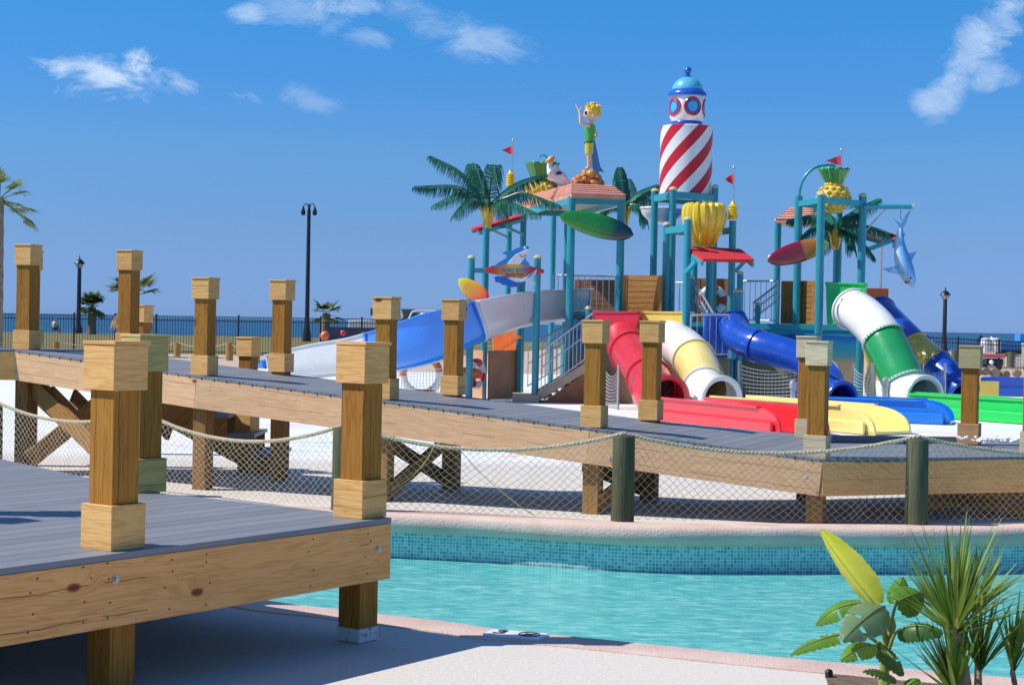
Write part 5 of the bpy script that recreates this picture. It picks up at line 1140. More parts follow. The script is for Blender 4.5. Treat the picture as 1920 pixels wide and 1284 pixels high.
# --- boy figure on the canopy
SKIN = M('painted_skin', (.72, .46, .28), .4, .05, 3, coat=.3); HAIR = M('painted_hair', (.75, .50, .03), .45, .15, 14, .5, 40); SHIRT = M('painted_green_vest', (.06, .33, .03), .4, .2, 5); SHORT = M('painted_yellow_shorts', (.62, .52, .03), .4, .1, 5); BLK = M('gloss_black', (.01, .01, .012), .2)
def boy():
    d = 37.2; q = lambda x, y, dd=0: P(x, y, d + dd); t = thing('boy_figure', 'figure of a blond boy in a green vest shading his eyes on the canopy', 'statue', q(1103, 317))
    hipL, hipR = q(1104, 276, -.07), q(1105, 276, .07)
    vs = [(q(1104, 270), (.085, .10)), (q(1106, 252), (.08, .11)), (q(1107, 240), (.085, .125)), (q(1109, 230), .045), (q(1110, 222), .05),
          (q(1104, 284, -.08), .058), (q(1104, 300, -.08), .045), (q(1103.5, 314, -.08), .035), (q(1098, 317, -.08), .03),
          (q(1105, 284, .08), .058), (q(1107, 300, .08), .045), (q(1107.5, 313, .08), .035), (q(1102, 316, .08), .03),
          (q(1105, 236, -.13), .045), (q(1088.5, 232, -.2), .036), (q(1087.5, 212, -.15), .03), (q(1084, 204, -.12), (.045, .022)),
          (q(1109, 236, .13), .045), (q(1119, 252, .2), .036), (q(1112, 262, .17), .03), (q(1108, 265, .14), .025)]
    ed = [(0, 1), (1, 2), (2, 3), (3, 4), (0, 5), (5, 6), (6, 7), (7, 8), (0, 9), (9, 10), (10, 11), (11, 12), (2, 13), (13, 14), (14, 15), (15, 16), (2, 17), (17, 18), (18, 19), (19, 20)]
    body = skin('body', SKIN, vs, ed, t)
    MB().ball(q(1109, 213), .165, 20, sz=1.05).build('head', SKIN, t, smooth=True)
    for (a, b, dd) in ((1084.5, 205, -.16), (1083.5, 204, -.14), (1083.5, 205.5, -.12), (1084, 207, -.10)): MB().tube(crom([q(1086, 207.5, dd), q(a - 1.5, b - 4, dd), q(a - 4, b - 8.5, dd + .01)], 3), [.013, .012, .012, .011, .011, .01, .008], 6).build('finger', SKIN, t, smooth=True)
    MB().tube([q(1087, 207, -.18), q(1089.5, 203, -.2), q(1090, 200, -.2)], [.014, .013, .009], 6).build('thumb', SKIN, t, smooth=True)
    MB().ball(q(1095.6, 216), .03, 8).build('nose', SKIN, t, smooth=True); MB().ball(q(1112, 217, -.165), .035, 8).build('ear', SKIN, t, smooth=True)
    for dd in (-.11, .05): MB().ball(q(1098.5, 212, dd), .03, 10, sz=1.4).build('eye', BLK, t, smooth=True)
    MB().tube([q(1097.5, 221, -.07), q(1096.8, 222, 0), q(1097.5, 221, .07)], .008, 5).build('mouth', RED, t)
    mb = MB(); random.seed(3); hc = q(1111.5, 209); mb.ball(hc, .172, 20, sz=.98)
    for k in range(70):
        a = random.uniform(0, 2 * math.pi); e = random.uniform(-.5, 1.5); dr = V((math.cos(a) * math.cos(e), math.sin(a) * math.cos(e), math.sin(e)))
        if dr.x < -.55 and dr.z < .35: continue
        o = hc + dr * .165; tg = (V((-dr.x * dr.z, -dr.y * dr.z, -1 + dr.z * dr.z)) + V((-.35, 0, 0))).normalized(); mb.tube([o - tg * .05, o + dr * .014, o + tg * .06], [.012, .024, .006], 6)
    mb.build('hair', HAIR, t, smooth=True)
    MB().lathe([(.098, q(1105, 270).z - 0), (.10, q(1105, 268).z), (.105, q(1105, 255).z), (.125, q(1105, 243).z), (.12, q(1105, 236).z), (.07, q(1105, 232.5).z)], V((q(1106, 250).x, d, 0)), 24, sx=1, sy=1.25).build('vest', SHIRT, t, smooth=True)
    MB().lathe([(.106, q(1105, 271).z), (.108, q(1105, 266.5).z), (.1, q(1105, 266).z)], V((q(1105, 250).x, d, 0)), 24, sy=1.25).build('belt', M('dark_green', (.01, .09, .03), .4), t, smooth=True)
    for dd in (-.08, .08): MB().lathe([(.082, q(1105, 289).z), (.086, q(1105, 286).z), (.092, q(1105, 274).z), (.10, q(1105, 270).z)], V((q(1104.5, 280).x, d + dd, 0)), 20).build('shorts_leg', SHORT, t, smooth=True)
    r = thing('rock_base', 'orange brown sculpted rock under the boy figure', 'rock', q(1103, 330)); rk = M('painted_rock', (.40, .13, .035), .45, .3, 6, .6, 14, alt=(.58, .27, .06), thr=(.45, .6)); mb = MB(); random.seed(5)
    for k in range(34):
        x = random.uniform(1080, 1126); h = 1 - abs(x - 1103) / 27; y = random.uniform(343 - 24 * h, 344); mb.ball(q(x, y, random.uniform(-.25, .3)), random.uniform(.07, .13), 8, sz=.8)
    mb.build('boulders', rk, r, smooth=True)
    surf = MB().poly([q(1113, 258, .2), q(1121, 296, .25), q(1124, 312, .27), q(1132, 325, .3), q(1124, 321, .3), q(1118, 329, .3), q(1111, 322, .25), q(1108, 300, .2)], .06).build('blue_fin_board', PL('fin_blue', (.02, .20, .55)), bevel=.015, label='blue board with a forked tail leaning behind the boy figure', cat='board')
boy()
def pelican():
    d = 38.4; q = lambda x, y, dd=0: P(x, y, d + dd); t = thing('pelican_figure', 'white pelican figure with an orange bill on the canopy roof', 'statue', q(1040, 346))
    wm = PL('pelican_white', (.75, .76, .78), .35); om = PL('bill_orange', (.68, .30, .05))
    skin('body', wm, [(q(1044, 331), (.19, .18)), (q(1036, 325), .16), (q(1030, 314), .075), (q(1031, 303), .055), (q(1036, 295), .075), (q(1058, 340), .13), (q(1071, 347), .04)], [(0, 1), (1, 2), (2, 3), (3, 4), (0, 5), (5, 6)], t)
    MB().tube(crom([q(1038, 295, -.05), q(1031, 300, -.08), q(1022, 306, -.1)], 4), [.06, .065, .07, .07, .06, .05, .04, .03, .01], 10).build('bill', om, t, smooth=True); MB().ball(q(1033, 303, -.08), .06, 12, sz=1).build('pouch', om, t, smooth=True)
    MB().tube(crom([q(1043, 322, -.12), q(1052, 330, -.14), q(1063, 340, -.1)], 4), [.03, .05, .06, .065, .06, .05, .04, .03, .01], 10).build('wing', wm, t, smooth=True)
    MB().ball(q(1047, 325, -.17), .07, 10, sx=1.3, sz=.6).build('black_wing_patch', BLK, t, smooth=True); MB().ball(q(1037, 294, -.06), .014, 6).build('eye', BLK, t)
    MB().tube([q(1040, 338), q(1038, 352)], [.09, .07], 10).build('brown_stump', BROWN, t, smooth=True)
    MB().tube(crom([q(1013, 296, .8), q(1014, 292, .8), q(1019, 291, .8), q(1026, 296, .8)], 4), .02, 8).build('water_spout', TEALD, label='small hooked teal spout beside the pelican bill', cat='spout', smooth=True)
pelican()
def shark():
    d = 37.3; q = lambda x, y, dd=0: P(1600 + x / 6.42, 360 + y / 6.42, d + dd); t = thing('hanging_shark', 'blue shark hanging by its tail from the teal arm, nose down', 'shark', q(590, 700))
    cl = [(578, 385, 16), (574, 420, 22), (566, 490, 38), (560, 570, 52), (563, 650, 66), (573, 730, 82), (590, 810, 96), (612, 890, 104), (640, 960, 98), (668, 1020, 84), (695, 1075, 62), (720, 1120, 36), (737, 1150, 6)]
    pts = crom([q(x, y) for x, y, r in cl], 3); rad = []
    for i in range(len(pts)):
        u = i / 3; k = min(int(u), len(cl) - 2); f_ = u - k; rad.append((cl[k][2] * (1 - f_) + cl[k + 1][2] * f_) / 6.42 * d / 3200)
    m_, tt, b = newmat('shark_skin'); v = vec(tt, 'UV'); sp = nd(tt, 'ShaderNodeSeparateXYZ'); tt.links.new(v, sp.inputs[0])
    n_ = noise(tt, vec(tt, 'Object'), 6, 3); tt.links.new(ramp(tt, mth(tt, 'ADD', sp.outputs[0], mth(tt, 'MULTIPLY', mth(tt, 'SUBTRACT', n_, .5), .1)), [(.12, (.62, .72, .80)), (.34, (.30, .58, .86)), (.62, (.16, .44, .80)), (.85, (.05, .24, .60))]), b.inputs['Base Color']); b.inputs['Roughness'].default_value = .25; b.inputs['Coat Weight'].default_value = .5
    mb = MB(); mb.tube(pts, rad, 28); wid = 28
    # uv x = 0 belly (left) .. 1 back (right)
    for fi, f in enumerate(mb.f):
        mb.uv[fi] = []
        for k in f:
            ring_ = min(k // wid, len(pts) - 1); dx = (mb.v[k].x - pts[ring_].x) / max(rad[ring_], 1e-3); mb.uv[fi].append((.5 + .5 * max(-1, min(1, dx)), 0))
    mb.build('body', m_, t, smooth=True)
    bm_ = PL('shark_fin_blue', (.14, .40, .74)); mouth = M('shark_mouth', (.45, .12, .12), .5)
    F_ = lambda nm, pl, th=.05, mat=bm_: MB().poly([q(*p) for p in pl], th).build(nm, mat, t, bevel=.012)
    F_('tail_fluke', [(555, 440, 0), (560, 380, 0), (640, 270, 0), (692, 212, 0), (660, 300, 0), (625, 390, 0), (598, 440, 0)]); F_('tail_fluke', [(560, 430, 0), (520, 370, 0), (480, 330, 0), (530, 352, 0), (572, 390, 0)])
    F_('dorsal_fin', [(640, 740, 0), (700, 735, 0), (770, 712, 0), (735, 770, 0), (690, 850, 0), (670, 830, 0)]); F_('pectoral_fin', [(545, 885, -.12), (480, 905, -.3), (362, 918, -.4), (440, 965, -.35), (560, 985, -.12)])
    F_('small_fin', [(505, 600, 0), (465, 640, 0), (480, 680, 0), (515, 680, 0)]); F_('small_fin', [(590, 500, 0), (632, 495, 0), (610, 540, 0)])
    MB().tube(crom([q(618, 1080, -.12), q(650, 1095, -.16), q(676, 1075, -.18)], 4), .022, 6).build('mouth', mouth, t, smooth=True); MB().ball(q(690, 1035, -.22), .022, 8).build('eye', BLK, t)
    for k in range(4): MB().tube([q(570 + k * 9, 935 + k * 12, -.30), q(590 + k * 9, 965 + k * 12, -.31)], .006, 4).build('gill', BLUE, t)
shark()
def shark_sign():
    d = 35.78; q = lambda x, y, dd=0: P(890 + x / 10.7, 440 + y / 10.7, d + dd); t = thing('shark_sign', 'cartoon shark sign on a red and yellow board reading SURF SIDE', 'sign', q(750, 720))
    m_ = gradmat('sign_board', [(.0, (.55, .012, .02)), (.18, (.50, .05, .02)), (.3, (.60, .22, .03)), (.45, (.68, .42, .04)), (.62, (.66, .40, .04)), (.74, (.55, .1, .03)), (.8, (.52, .012, .03))], .35, ns=.05)
    out = [(165, 710), (240, 670), (350, 625), (560, 600), (700, 590), (900, 590), (1100, 625), (1300, 675), (1400, 710), (1390, 770), (1250, 800), (1050, 845), (850, 860), (600, 835), (400, 800), (250, 765)]
    mb = MB(); mb.poly([q(*p) for p in out], .06, V((0, -1, 0)))
    x0, x1 = q(165, 0).x, q(1400, 0).x
    for fi, f in enumerate(mb.f): mb.uv[fi] = [((mb.v[k].x - x0) / (x1 - x0), 0) for k in f]
    mb.build('board', m_, t, bevel=.012)
    sb = PL('sign_shark_blue', (.03, .20, .52)); sw = PL('sign_shark_white', (.62, .66, .70)); wb = PL('sign_wave_blue', (.01, .12, .55))
    S = lambda nm, pl, mat, dd=-.03, th=.06: MB().poly([q(x, y, dd) for x, y in pl], th, V((0, -1, 0))).build(nm, mat, t, bevel=.012)
    S('shark_back', [(380, 650), (440, 590), (520, 530), (610, 480), (665, 420), (600, 395), (548, 388), (575, 350), (640, 325), (740, 318), (850, 265), (950, 228), (1075, 225), (1090, 262), (1078, 310), (1000, 340), (930, 430), (820, 540), (640, 600)], sb)
    S('shark_belly', [(640, 596), (720, 500), (820, 400), (930, 345), (1030, 300), (1085, 290), (1088, 350), (1050, 430), (1000, 480), (960, 530), (915, 592)], sw, -.05)
    S('shark_fin', [(925, 590), (980, 530), (1040, 520), (1085, 560), (1105, 620), (1090, 650), (1000, 640)], sb, -.06)
    S('waves', [(370, 870), (430, 830), (640, 840), (860, 862), (960, 940), (860, 1040), (760, 1055), (690, 1050), (640, 1010), (560, 1015), (500, 965), (430, 955), (400, 930), (410, 890)], wb, -.02)
    S('shark_tail', [(640, 850), (800, 870), (960, 880), (1060, 830), (1160, 740), (1260, 680), (1230, 780), (1170, 850), (1160, 900), (1240, 1005), (1140, 975), (1060, 910), (940, 950), (820, 950), (720, 905)], sw, -.05)
    S('tail_top', [(1060, 840), (1160, 745), (1262, 678), (1235, 700), (1120, 840), (1040, 880)], sb, -.07)
    MB().tube(crom([q(900, 400, -.1), q(950, 455, -.1), q(1000, 440, -.1), q(1040, 400, -.1)], 4), .008, 5).build('grin', BLK, t); MB().ball(q(1010, 265, -.09), .028, 8).build('eye', WHITE, t); MB().ball(q(1014, 265, -.115), .013, 6).build('pupil', BLK, t)
    X = rt.copy(); X.z = 0; X.normalize(); tb = M('sign_text_blue', (.12, .22, .50), .4); tr_ = M('sign_text_red', (.42, .02, .02), .4)
    Zs = (Z + X * .0).normalized()
    text('SURF SIDE', .115, tb, q(790, 758, -.012), X, Zs, 'lettering', t, .006, bold=.003); text('WATER PARK', .062, tr_, q(800, 826, -.012), X, Zs, 'lettering', t, .005, bold=.002)
shark_sign()
# pale hull shaped basin between the palm and the lighthouse tower
hc = P(1243, 391, 40.2); hb = thing('basin_hull', 'white and blue boat shaped basin behind the lighthouse tower posts', 'boat', hc)
mb = MB(); mb.lathe([(.53 * math.cos(R(a)), -.37 * math.sin(R(a))) for a in range(0, 90, 9)] + [(1e-5, -.37)], hc, 32, sy=.7); hm = gradmat('hull_paint', [(.0, (.68, .70, .74)), (.45, (.6, .64, .72)), (.62, (.05, .2, .6)), (1, (.01, .12, .5))], ns=.05)
for fi, f in enumerate(mb.f): mb.uv[fi] = [((mb.v[k].x - hc.x + .53) / 1.06, 0) for k in f]
mb.build('hull', hm, hb, smooth=True); MB().tube([hc + V((.53 * math.cos(a), .37 * math.sin(a), 0)) for a in [k * math.pi / 20 for k in range(40)]], .025, 6, closed=True).build('rim', WHITE, hb, smooth=True)
# ---------------------------------------------------------------- far surroundings
IRON = M('black_iron', (.012, .014, .018), .4)
def iron_fence(name, label, a, b, h0, h1, bay=1.83):
    a, b = V(a), V(b); t = thing(name, label, 'fence', a); L_ = (b - a).length; n = int(L_ / bay); u = (b - a).normalized()
    for k in range(n + 1):
        p = a + u * (k * bay); h = h0 + (h1 - h0) * k / n
        MB().box(p + Z * (h + .06) / 2, (.075, .075, h + .06)).build('post', IRON, t)
        if k == n: break
        mb = MB(); h2 = h0 + (h1 - h0) * (k + 1) / n; q = p + u * bay
        for z in (.12, h - .22, h - .04): mb.beam(p + Z * z, q + Z * (z + (h2 - h if z > 1 else 0)), .03, .04)
        m_ = 15
        for i in range(1, m_): o = p.lerp(q, i / m_); mb.box(o + Z * (h + .02) / 2, (.02, .02, h - .04))
        mb.build('picket_panel', IRON, t)
iron_fence('iron_fence', 'black iron picket fence along the seafront on the left', (-25, 76, 0), (-3.4, 76, 0), 1.68, 1.76)
iron_fence('iron_fence', 'black iron picket fence on the right before the sea', P(1645, 640, 76) * V((1, 1, 0)) if False else (16.2, 76, 0), (27, 76, 0), 1.50, 1.22)
def lamp(label, px, pt, pb, d, heads=1, hw=.4):
    b = P(px, pb, d); tz = P(px, pt, d).z; b.z = min(b.z, .3); t = thing('street_lamp', label, 'street lamp', b); r = .11 if heads == 1 else .2; k = d / 130
    gl = M('lamp_glass', (.55, .57, .6), .2) if 'lamp_glass' not in bpy.data.materials else bpy.data.materials['lamp_glass']
    if heads == 1:
        H_ = tz - b.z; MB().lathe([(.32 * k, 0), (.32 * k, .35), (.2 * k, .6), (.17 * k, 1.2), (.15 * k, H_ * .8), (.13 * k, H_ - 1.0 * k), (.2 * k, H_ - .95 * k)], b, 14).build('pole', IRON, t, smooth=True)
        c = V((b.x, b.y, tz)); MB().lathe([(.14 * k, -1.0 * k), (.28 * k, -.62 * k)], c, 10).build('glass', gl, t, smooth=True); MB().lathe([(.42 * k, -.64 * k), (.40 * k, -.58 * k), (.2 * k, -.34 * k), (.05 * k, -.25 * k), (.03 * k, 0), (1e-4, 0)], c, 14).build('cap', IRON, t, smooth=True)
        for a in range(4): MB().tube([c + V((.14 * k * math.cos(a * 1.57), .14 * k * math.sin(a * 1.57), -1.0 * k)), c + V((.3 * k * math.cos(a * 1.57), .3 * k * math.sin(a * 1.57), -.62 * k))], .02, 4).build('lantern_bar', IRON, t)
    else:
        H_ = tz - b.z; MB().lathe([(.34, 0), (.3, .6), (.17, 1.2), (.13, H_ - .5), (.07, H_), (1e-4, H_ + .15)], b, 14).build('pole', IRON, t, smooth=True)
        for s_ in (-1, 1):
            o = V((b.x, b.y, tz - .25)); e = o + V((s_ * .42, 0, .0)); MB().tube(crom([o, o + V((s_ * .22, 0, .35)), e + V((0, 0, .1))], 5), .035, 6).build('arm', IRON, t, smooth=True)
            MB().lathe([(.12, -.66), (.17, -.48), (.17, -.4), (.08, -.15), (.04, 0)], e + Z * .15, 12).build('lantern', IRON, t, smooth=True)
lamp('black street lamp beyond the left fence beside a small palm', 147, 479, 625, 146)
lamp('tall black two headed street lamp beyond the left fence', 575, 384, 640, 124, 2)
lamp('black street lamp standing before the sea on the right', 1770, 538, 665, 118)
GPALM = leafmat('palm_green', (.06, .11, .025), (.12, .17, .04), .5, .2, 1); GDEAD = leafmat('palm_dead', (.32, .19, .09), (.42, .28, .15), .7, .1, 1); TRUNK = M('palm_trunk', (.22, .17, .12), .9, .25, 8, .8, 12)
def fan(mb, o, dr, pet, r, n=26, spread=2.9, droop=.35, w=.035):
    """one fan leaf: petiole then a fan of narrow leaflets"""
    dr = dr.normalized(); sd_ = dr.cross(Z); sd_ = sd_.normalized() if sd_.length > .1 else V((1, 0, 0)); e = o + dr * pet - Z * (pet * pet * .06); mb.tube([o, (o + e) / 2 + Z * pet * .05, e], [.02, .015, .012], 4)
    for k in range(n):
        a = (k / (n - 1) - .5) * spread; d1 = (dr * math.cos(a) + sd_ * math.sin(a)).normalized(); l = r * random.uniform(.8, 1.05) * (1 - .18 * abs(a)); mid = e + d1 * l * .55; tip = mid + (d1 - Z * droop * random.uniform(.7, 1.8)).normalized() * l * .5
        wv = d1.cross(Z).normalized() * w; mb.add([e - wv * .3, e + wv * .3, mid + wv, mid - wv, tip], [(0, 1, 2, 3), (3, 2, 4)])
def fan_palm(label, base, h, leaves, tr=.14, r=.6, pet=.5, dead=0, lean=0, seed=1, elev=(-.5, 1.2), w=.035):
    random.seed(seed); t = thing('fan_palm', label, 'palm tree', base, 'palm trees along the seafront'); base = V(base); topp = base + V((lean, 0, h))
    line = crom([base, base.lerp(topp, .5) + V((lean * .1, 0, 0)), topp], 8); MB().tube(line, [tr * (1.15 - .3 * k / (len(line) - 1)) + .012 * (k % 2) for k in range(len(line))], 12).build('trunk', TRUNK, t, smooth=True)
    mb = MB()
    for k in range(leaves):
        a = 2.4 * k + random.random() * .6; e = random.uniform(*elev); fan(mb, topp - Z * .05, V((math.cos(a) * math.cos(e), math.sin(a) * math.cos(e), math.sin(e))), pet * random.uniform(.8, 1.2), r, w=w)
    mb.build('crown', GPALM, t)
    if dead:
        mb = MB()
        for k in range(dead): a = 2.4 * k; fan(mb, topp - Z * .15, V((math.cos(a) * .8, math.sin(a) * .8, -.9)), pet * .9, r * 1.05, droop=1.2, w=w)
        mb.build('dead_fronds', GDEAD, t)
    return t
b = P(-5, 600, 47); fan_palm('tall fan palm cut by the left edge', (b.x, b.y, 0), P(0, 372, 47).z, 17, .14, .60, .75, 0, .0, 4, (-.7, .9), .022)
mbp = MB()
for (tx, ty) in ((10, 338), (28, 352), (55, 384), (42, 404)): pass
b = P(172, 622, 147); fan_palm('small fan palm with a pale trunk beside the left street lamp', (b.x, b.y, .0), P(172, 575, 147).z, 30, .35, 1.0, .7, 0, 0, 2, (-.7, 1.3), .09)
b = P(246, 640, 70); fan_palm('palm with hanging dead fronds behind the tall landing post', (b.x, b.y, 0), P(246, 556, 70).z, 9, .22, .9, .75, 9, 0, 6, (.1, .9), .05)
b = P(606, 640, 118); fan_palm('wind blown palm with a bent crown right of the two headed lamp', (b.x, b.y, 0), P(610, 588, 118).z, 11, .32, .85, .7, 0, .2, 8, (-.4, 1.0), .07)
# sitting person far behind the fence
def person():
    d = 146; q = lambda x, y, dd=0: P(x, y, d + dd); t = thing('person', 'person in a white shirt and cap sitting beyond the left fence', 'person', q(103, 625))
    k = 1.0; o = q(103, 626); W_ = M('white_shirt', (.75, .75, .75), .8); sk = M('skin_tone', (.42, .24, .16), .6); dk = M('dark_shorts', (.03, .035, .05), .8)
    v = lambda x, y, z: o + V((x, y, z))
    skin('body', sk, [(v(0, 0, .45), .13), (v(-.08, 0, .72), .14), (v(-.05, 0, .95), .13), (v(.02, 0, 1.08), .06), (v(.05, 0, 1.2), .10), (v(.3, -.12, .48), .09), (v(.42, -.15, .1), .06), (v(.3, .12, .48), .09), (v(.42, .15, .1), .06), (v(0, -.2, .9), .06), (v(.2, -.22, .68), .05), (v(.38, -.12, .6), .04), (v(0, .2, .9), .06), (v(.2, .22, .68), .05), (v(.38, .12, .6), .04)],
         [(0, 1), (1, 2), (2, 3), (3, 4), (0, 5), (5, 6), (0, 7), (7, 8), (2, 9), (9, 10), (10, 11), (2, 12), (12, 13), (13, 14)], t)
    MB().lathe([(.18, .55), (.22, .7), (.25, .95), (.2, 1.04), (.08, 1.1)], v(-.04, 0, -.02), 16).build('shirt', W_, t, smooth=True); MB().lathe([(.2, .3), (.22, .45), (.19, .58)], v(.02, 0, .0), 14, sx=1.5).build('shorts', dk, t, smooth=True); MB().ball(v(.05, 0, 1.28), .13, 10, sz=.7).build('cap', W_, t, smooth=True)
person()
# vehicles, windscreen and colourful odds behind the fence
def van(name, label, px, py, d, L_, H_, prof, win, col):
    o = P(px, py, d); t = thing(name, label, 'vehicle', o); q = lambda x, z, y=0: o + V((x * L_, y, z * H_)); mt = M(name + '_paint', col, .3, .04, 3, coat=.5)
    MB().poly([q(x, z, -.9) for x, z in prof], 1.8, V((0, -1, 0))).build('body', mt, t, bevel=.06)
    gm_ = bpy.data.materials.get('vehicle_glass') or M('vehicle_glass', (.03, .05, .08), .1)
    for w_ in win: MB().poly([q(x, z, -.93) for x, z in w_], .03, V((0, -1, 0))).build('window', gm_, t)
    for x in (.2, .8): MB().lathe([(.36, 0), (.36, .2)], q(x, .12, -.95), 18, axis=V((0, 1, 0))).build('wheel', M('tyre', (.02, .02, .02), .8) if 'tyre' not in bpy.data.materials else bpy.data.materials['tyre'], t, smooth=True)
van('parked_van', 'white van behind the blue flume and the far fence', 755, 636, 112, 3.8, 1.95, [(0, .15), (0, .55), (.08, .62), (.16, .95), (.24, 1), (1, 1), (1, .15)], [[(.11, .62), (.18, .9), (.36, .9), (.36, .62)], [(.42, .62), (.42, .9), (.66, .9), (.66, .62)], [(.72, .62), (.72, .9), (.95, .9), (.95, .62)]], (.78, .78, .78))
van('parked_truck', 'white pickup truck behind the fence left of the ramp post', 655, 634, 112, 4.4, 1.9, [(0, .2), (0, .62), (.32, .66), (.42, .7), (.46, 1.02), (.76, 1.02), (.8, .66), (1, .62), (1, .2)], [[(.5, .7), (.51, .94), (.6, .94), (.6, .7)], [(.63, .7), (.63, .94), (.72, .94), (.74, .7)]], (.76, .76, .76))
WS = M('dark_windscreen', (.035, .045, .08), .85, .3, 2, .4, 30)
a = P(618, 636, 75.6); MB().box(V((a.x + 1.45, 75.7, .72)), (3.1, .03, 1.25)).build('fence_windscreen', WS, label='dark blue mesh windscreen hung on the left iron fence', cat='windscreen')
for px, py, r, lab in ((609, 629, .20, 'bright orange ball shaped buoy by the fence'), (643, 624, .12, 'small red ball on the fence beside the dark windscreen')):
    MB().ball(P(px, py, 73), r, 14).build('ball_buoy', ORANGE if r > .15 else RED, smooth=True, label=lab, cat='buoy')
dk = thing('grey_shed_roof', 'long low dark grey roof far behind the blue flume', 'building', P(800, 582, 135)); MB().box(P(805, 587, 135), (9, 4, .55)).build('roof', M('dark_grey_roof', (.12, .15, .17), .8), dk); MB().box(P(805, 605, 135.5), (8.4, 3.5, 1.2)).build('wall', M('grey_wall', (.3, .32, .34), .8), dk)
# short rope posts, logs and people's gear on the sand
LOGR = M('old_rope', (.34, .27, .18), .9)
def small_posts(pts, label, grp):
    tops = []
    for i, (px, pt, pb, d) in enumerate(pts):
        b_ = P(px, pb, d); h = P(px, pt, d).z - b_.z; MB().tube([b_, b_ + Z * h], .11, 12).build('short_post', WLEG if px < 900 else WROUND, smooth=True, label=label[i], cat='post', group=grp); tops.append(b_ + Z * h)
    for i in range(len(tops) - 1):
        a, b = tops[i], tops[i + 1]; MB().tube([a.lerp(b, k / 10) - Z * (.16 * 4 * (k / 10) * (1 - k / 10)) for k in range(11)], .012, 6).build('slack_rope', LOGR, smooth=True, label='slack rope between the short posts %s' % ['nearest the left frame edge', 'in the middle left', 'left of the newel post', 'by the white slide'][i % 4] if px < 900 else 'slack rope between the short posts %s' % ['by the blue flume', 'behind the reddish post', 'at the right edge'][i % 3], cat='rope', group=grp + ' ropes')
small_posts([(105, 640, 656, 60), (258, 641, 658, 58), (332, 641, 668, 55), (430, 642, 676, 50), (480, 645, 680, 49)], ['short brown post beside the leftmost ramp post', 'short brown post behind the greenish deck post', 'short brown post with a dark base before the iron fence', 'short brown post left of the newel post', 'short brown post right of the newel post'], 'short rope posts on the left sand')
small_posts([(1690, 660, 690, 52), (1790, 656, 690, 52), (1895, 660, 690, 52), (1990, 662, 692, 52)], ['short post right of the yellow flume section', 'short post left of the reddish timber post', 'short post right of the red cart', 'short post beyond the right edge'], 'short rope posts on the right sand')
for (x0, x1) in ((1690, 1790), (1895, 1935)):
    a, b = P(x0, 690, 52), P(x1, 690, 52); mb = MB()
    for k in range(15): mb.tube([a.lerp(b, k / 14) + Z * .02, a.lerp(b, min(1, k / 14 + .25)) + Z * .42], .008, 3, cap=False); mb.tube([a.lerp(b, k / 14) + Z * .02, a.lerp(b, max(0, k / 14 - .25)) + Z * .42], .008, 3, cap=False)
    mb.build('sand_net', NETG, label='net hung between the short posts %s' % ('behind the yellow flume section' if x0 < 1800 else 'at the right edge'), cat='net')
cart = thing('red_cart', 'cart with a faded red top and dark body on the right sand', 'cart', P(1858, 690, 50)); rc = M('faded_red', (.50, .08, .10), .6)
MB().box(P(1859, 667, 50), (.72, .5, .11)).build('top', rc, cart, bevel=.04); MB().box(P(1862, 679, 50), (.5, .45, .22)).build('body', BLK, cart, bevel=.04); MB().ball(P(1859, 679, 49.7), .07, 8).build('white_bundle', WHITE, cart, smooth=True)
for k in (-1, 1): MB().lathe([(.1, 0), (.1, .06)], P(1859 + 14 * k, 688, 49.7), 14, axis=V((0, 1, 0))).build('wheel', BLK, cart)
LOG = M('driftwood_log', (.25, .17, .11), .9, .3, 8, .6, 20); random.seed(11)
for k, (px, py) in enumerate(((1800, 697), (1813, 699), (1832, 697), (1848, 696), (1866, 699), (1885, 702), (1908, 700))):
    c = P(px, py, 47); r = random.uniform(.10, .15); MB().lathe([(r, -.1), (r * 1.05, 0), (r, .5), (r * .6, .52)], c, 12, axis=V((random.uniform(-.3, .3), 1, 0))).build('log_round', LOG, smooth=True, label=['cut log left end of the row behind the reddish post', 'second cut log of the row', 'cut log under the cart front', 'cut log under the cart back', 'cut log right of the cart', 'cut log before the right net', 'cut log nearest the right edge'][k], cat='log', group='cut logs on the right sand')
wb_ = PL('awning_bright_blue', (.02, .25, .62), .6); pv = thing('blue_pavilion', 'bright blue roofed stand at the right edge before the sea', 'building', P(1900, 660, 82)); 
MB().box(P(1905, 648, 82), (1.8, 1.2, .45)).build('counter', wb_, pv); MB().box(P(1925, 640, 82), (.9, .9, .7)).build('tall_block', wb_, pv); MB().box(P(1905, 662, 81.5), (1.7, 1.0, .3)).build('dark_base', IRON, pv)
for k, px in enumerate((1848, 1866)): MB().lathe([(.22, 0), (.24, .3), (.22, .62), (.1, .66)], P(px, 660, 79), 14).build('drum', WHITE, smooth=True, label=['white drum left of the blue stand', 'white drum touching the blue stand'][k], cat='drum', group='white drums')
MB().poly([P(1832, 642, 95), P(1852, 642, 95), P(1846, 636, 95), P(1840, 628, 95)], .3, V((0, -1, 0))).build('dark_tent', IRON, label='small dark pointed tent beyond the right fence', cat='tent')
st_ = thing('pale_dome', 'small pale dome shaped tent beyond the right fence', 'tent', P(1859, 640, 96)); MB().lathe([(.2, 0), (.18, .16), (.08, .26), (.02, .34), (1e-4, .36)], P(1859, 642, 96), 16).build('canopy', WHITE, st_, smooth=True)
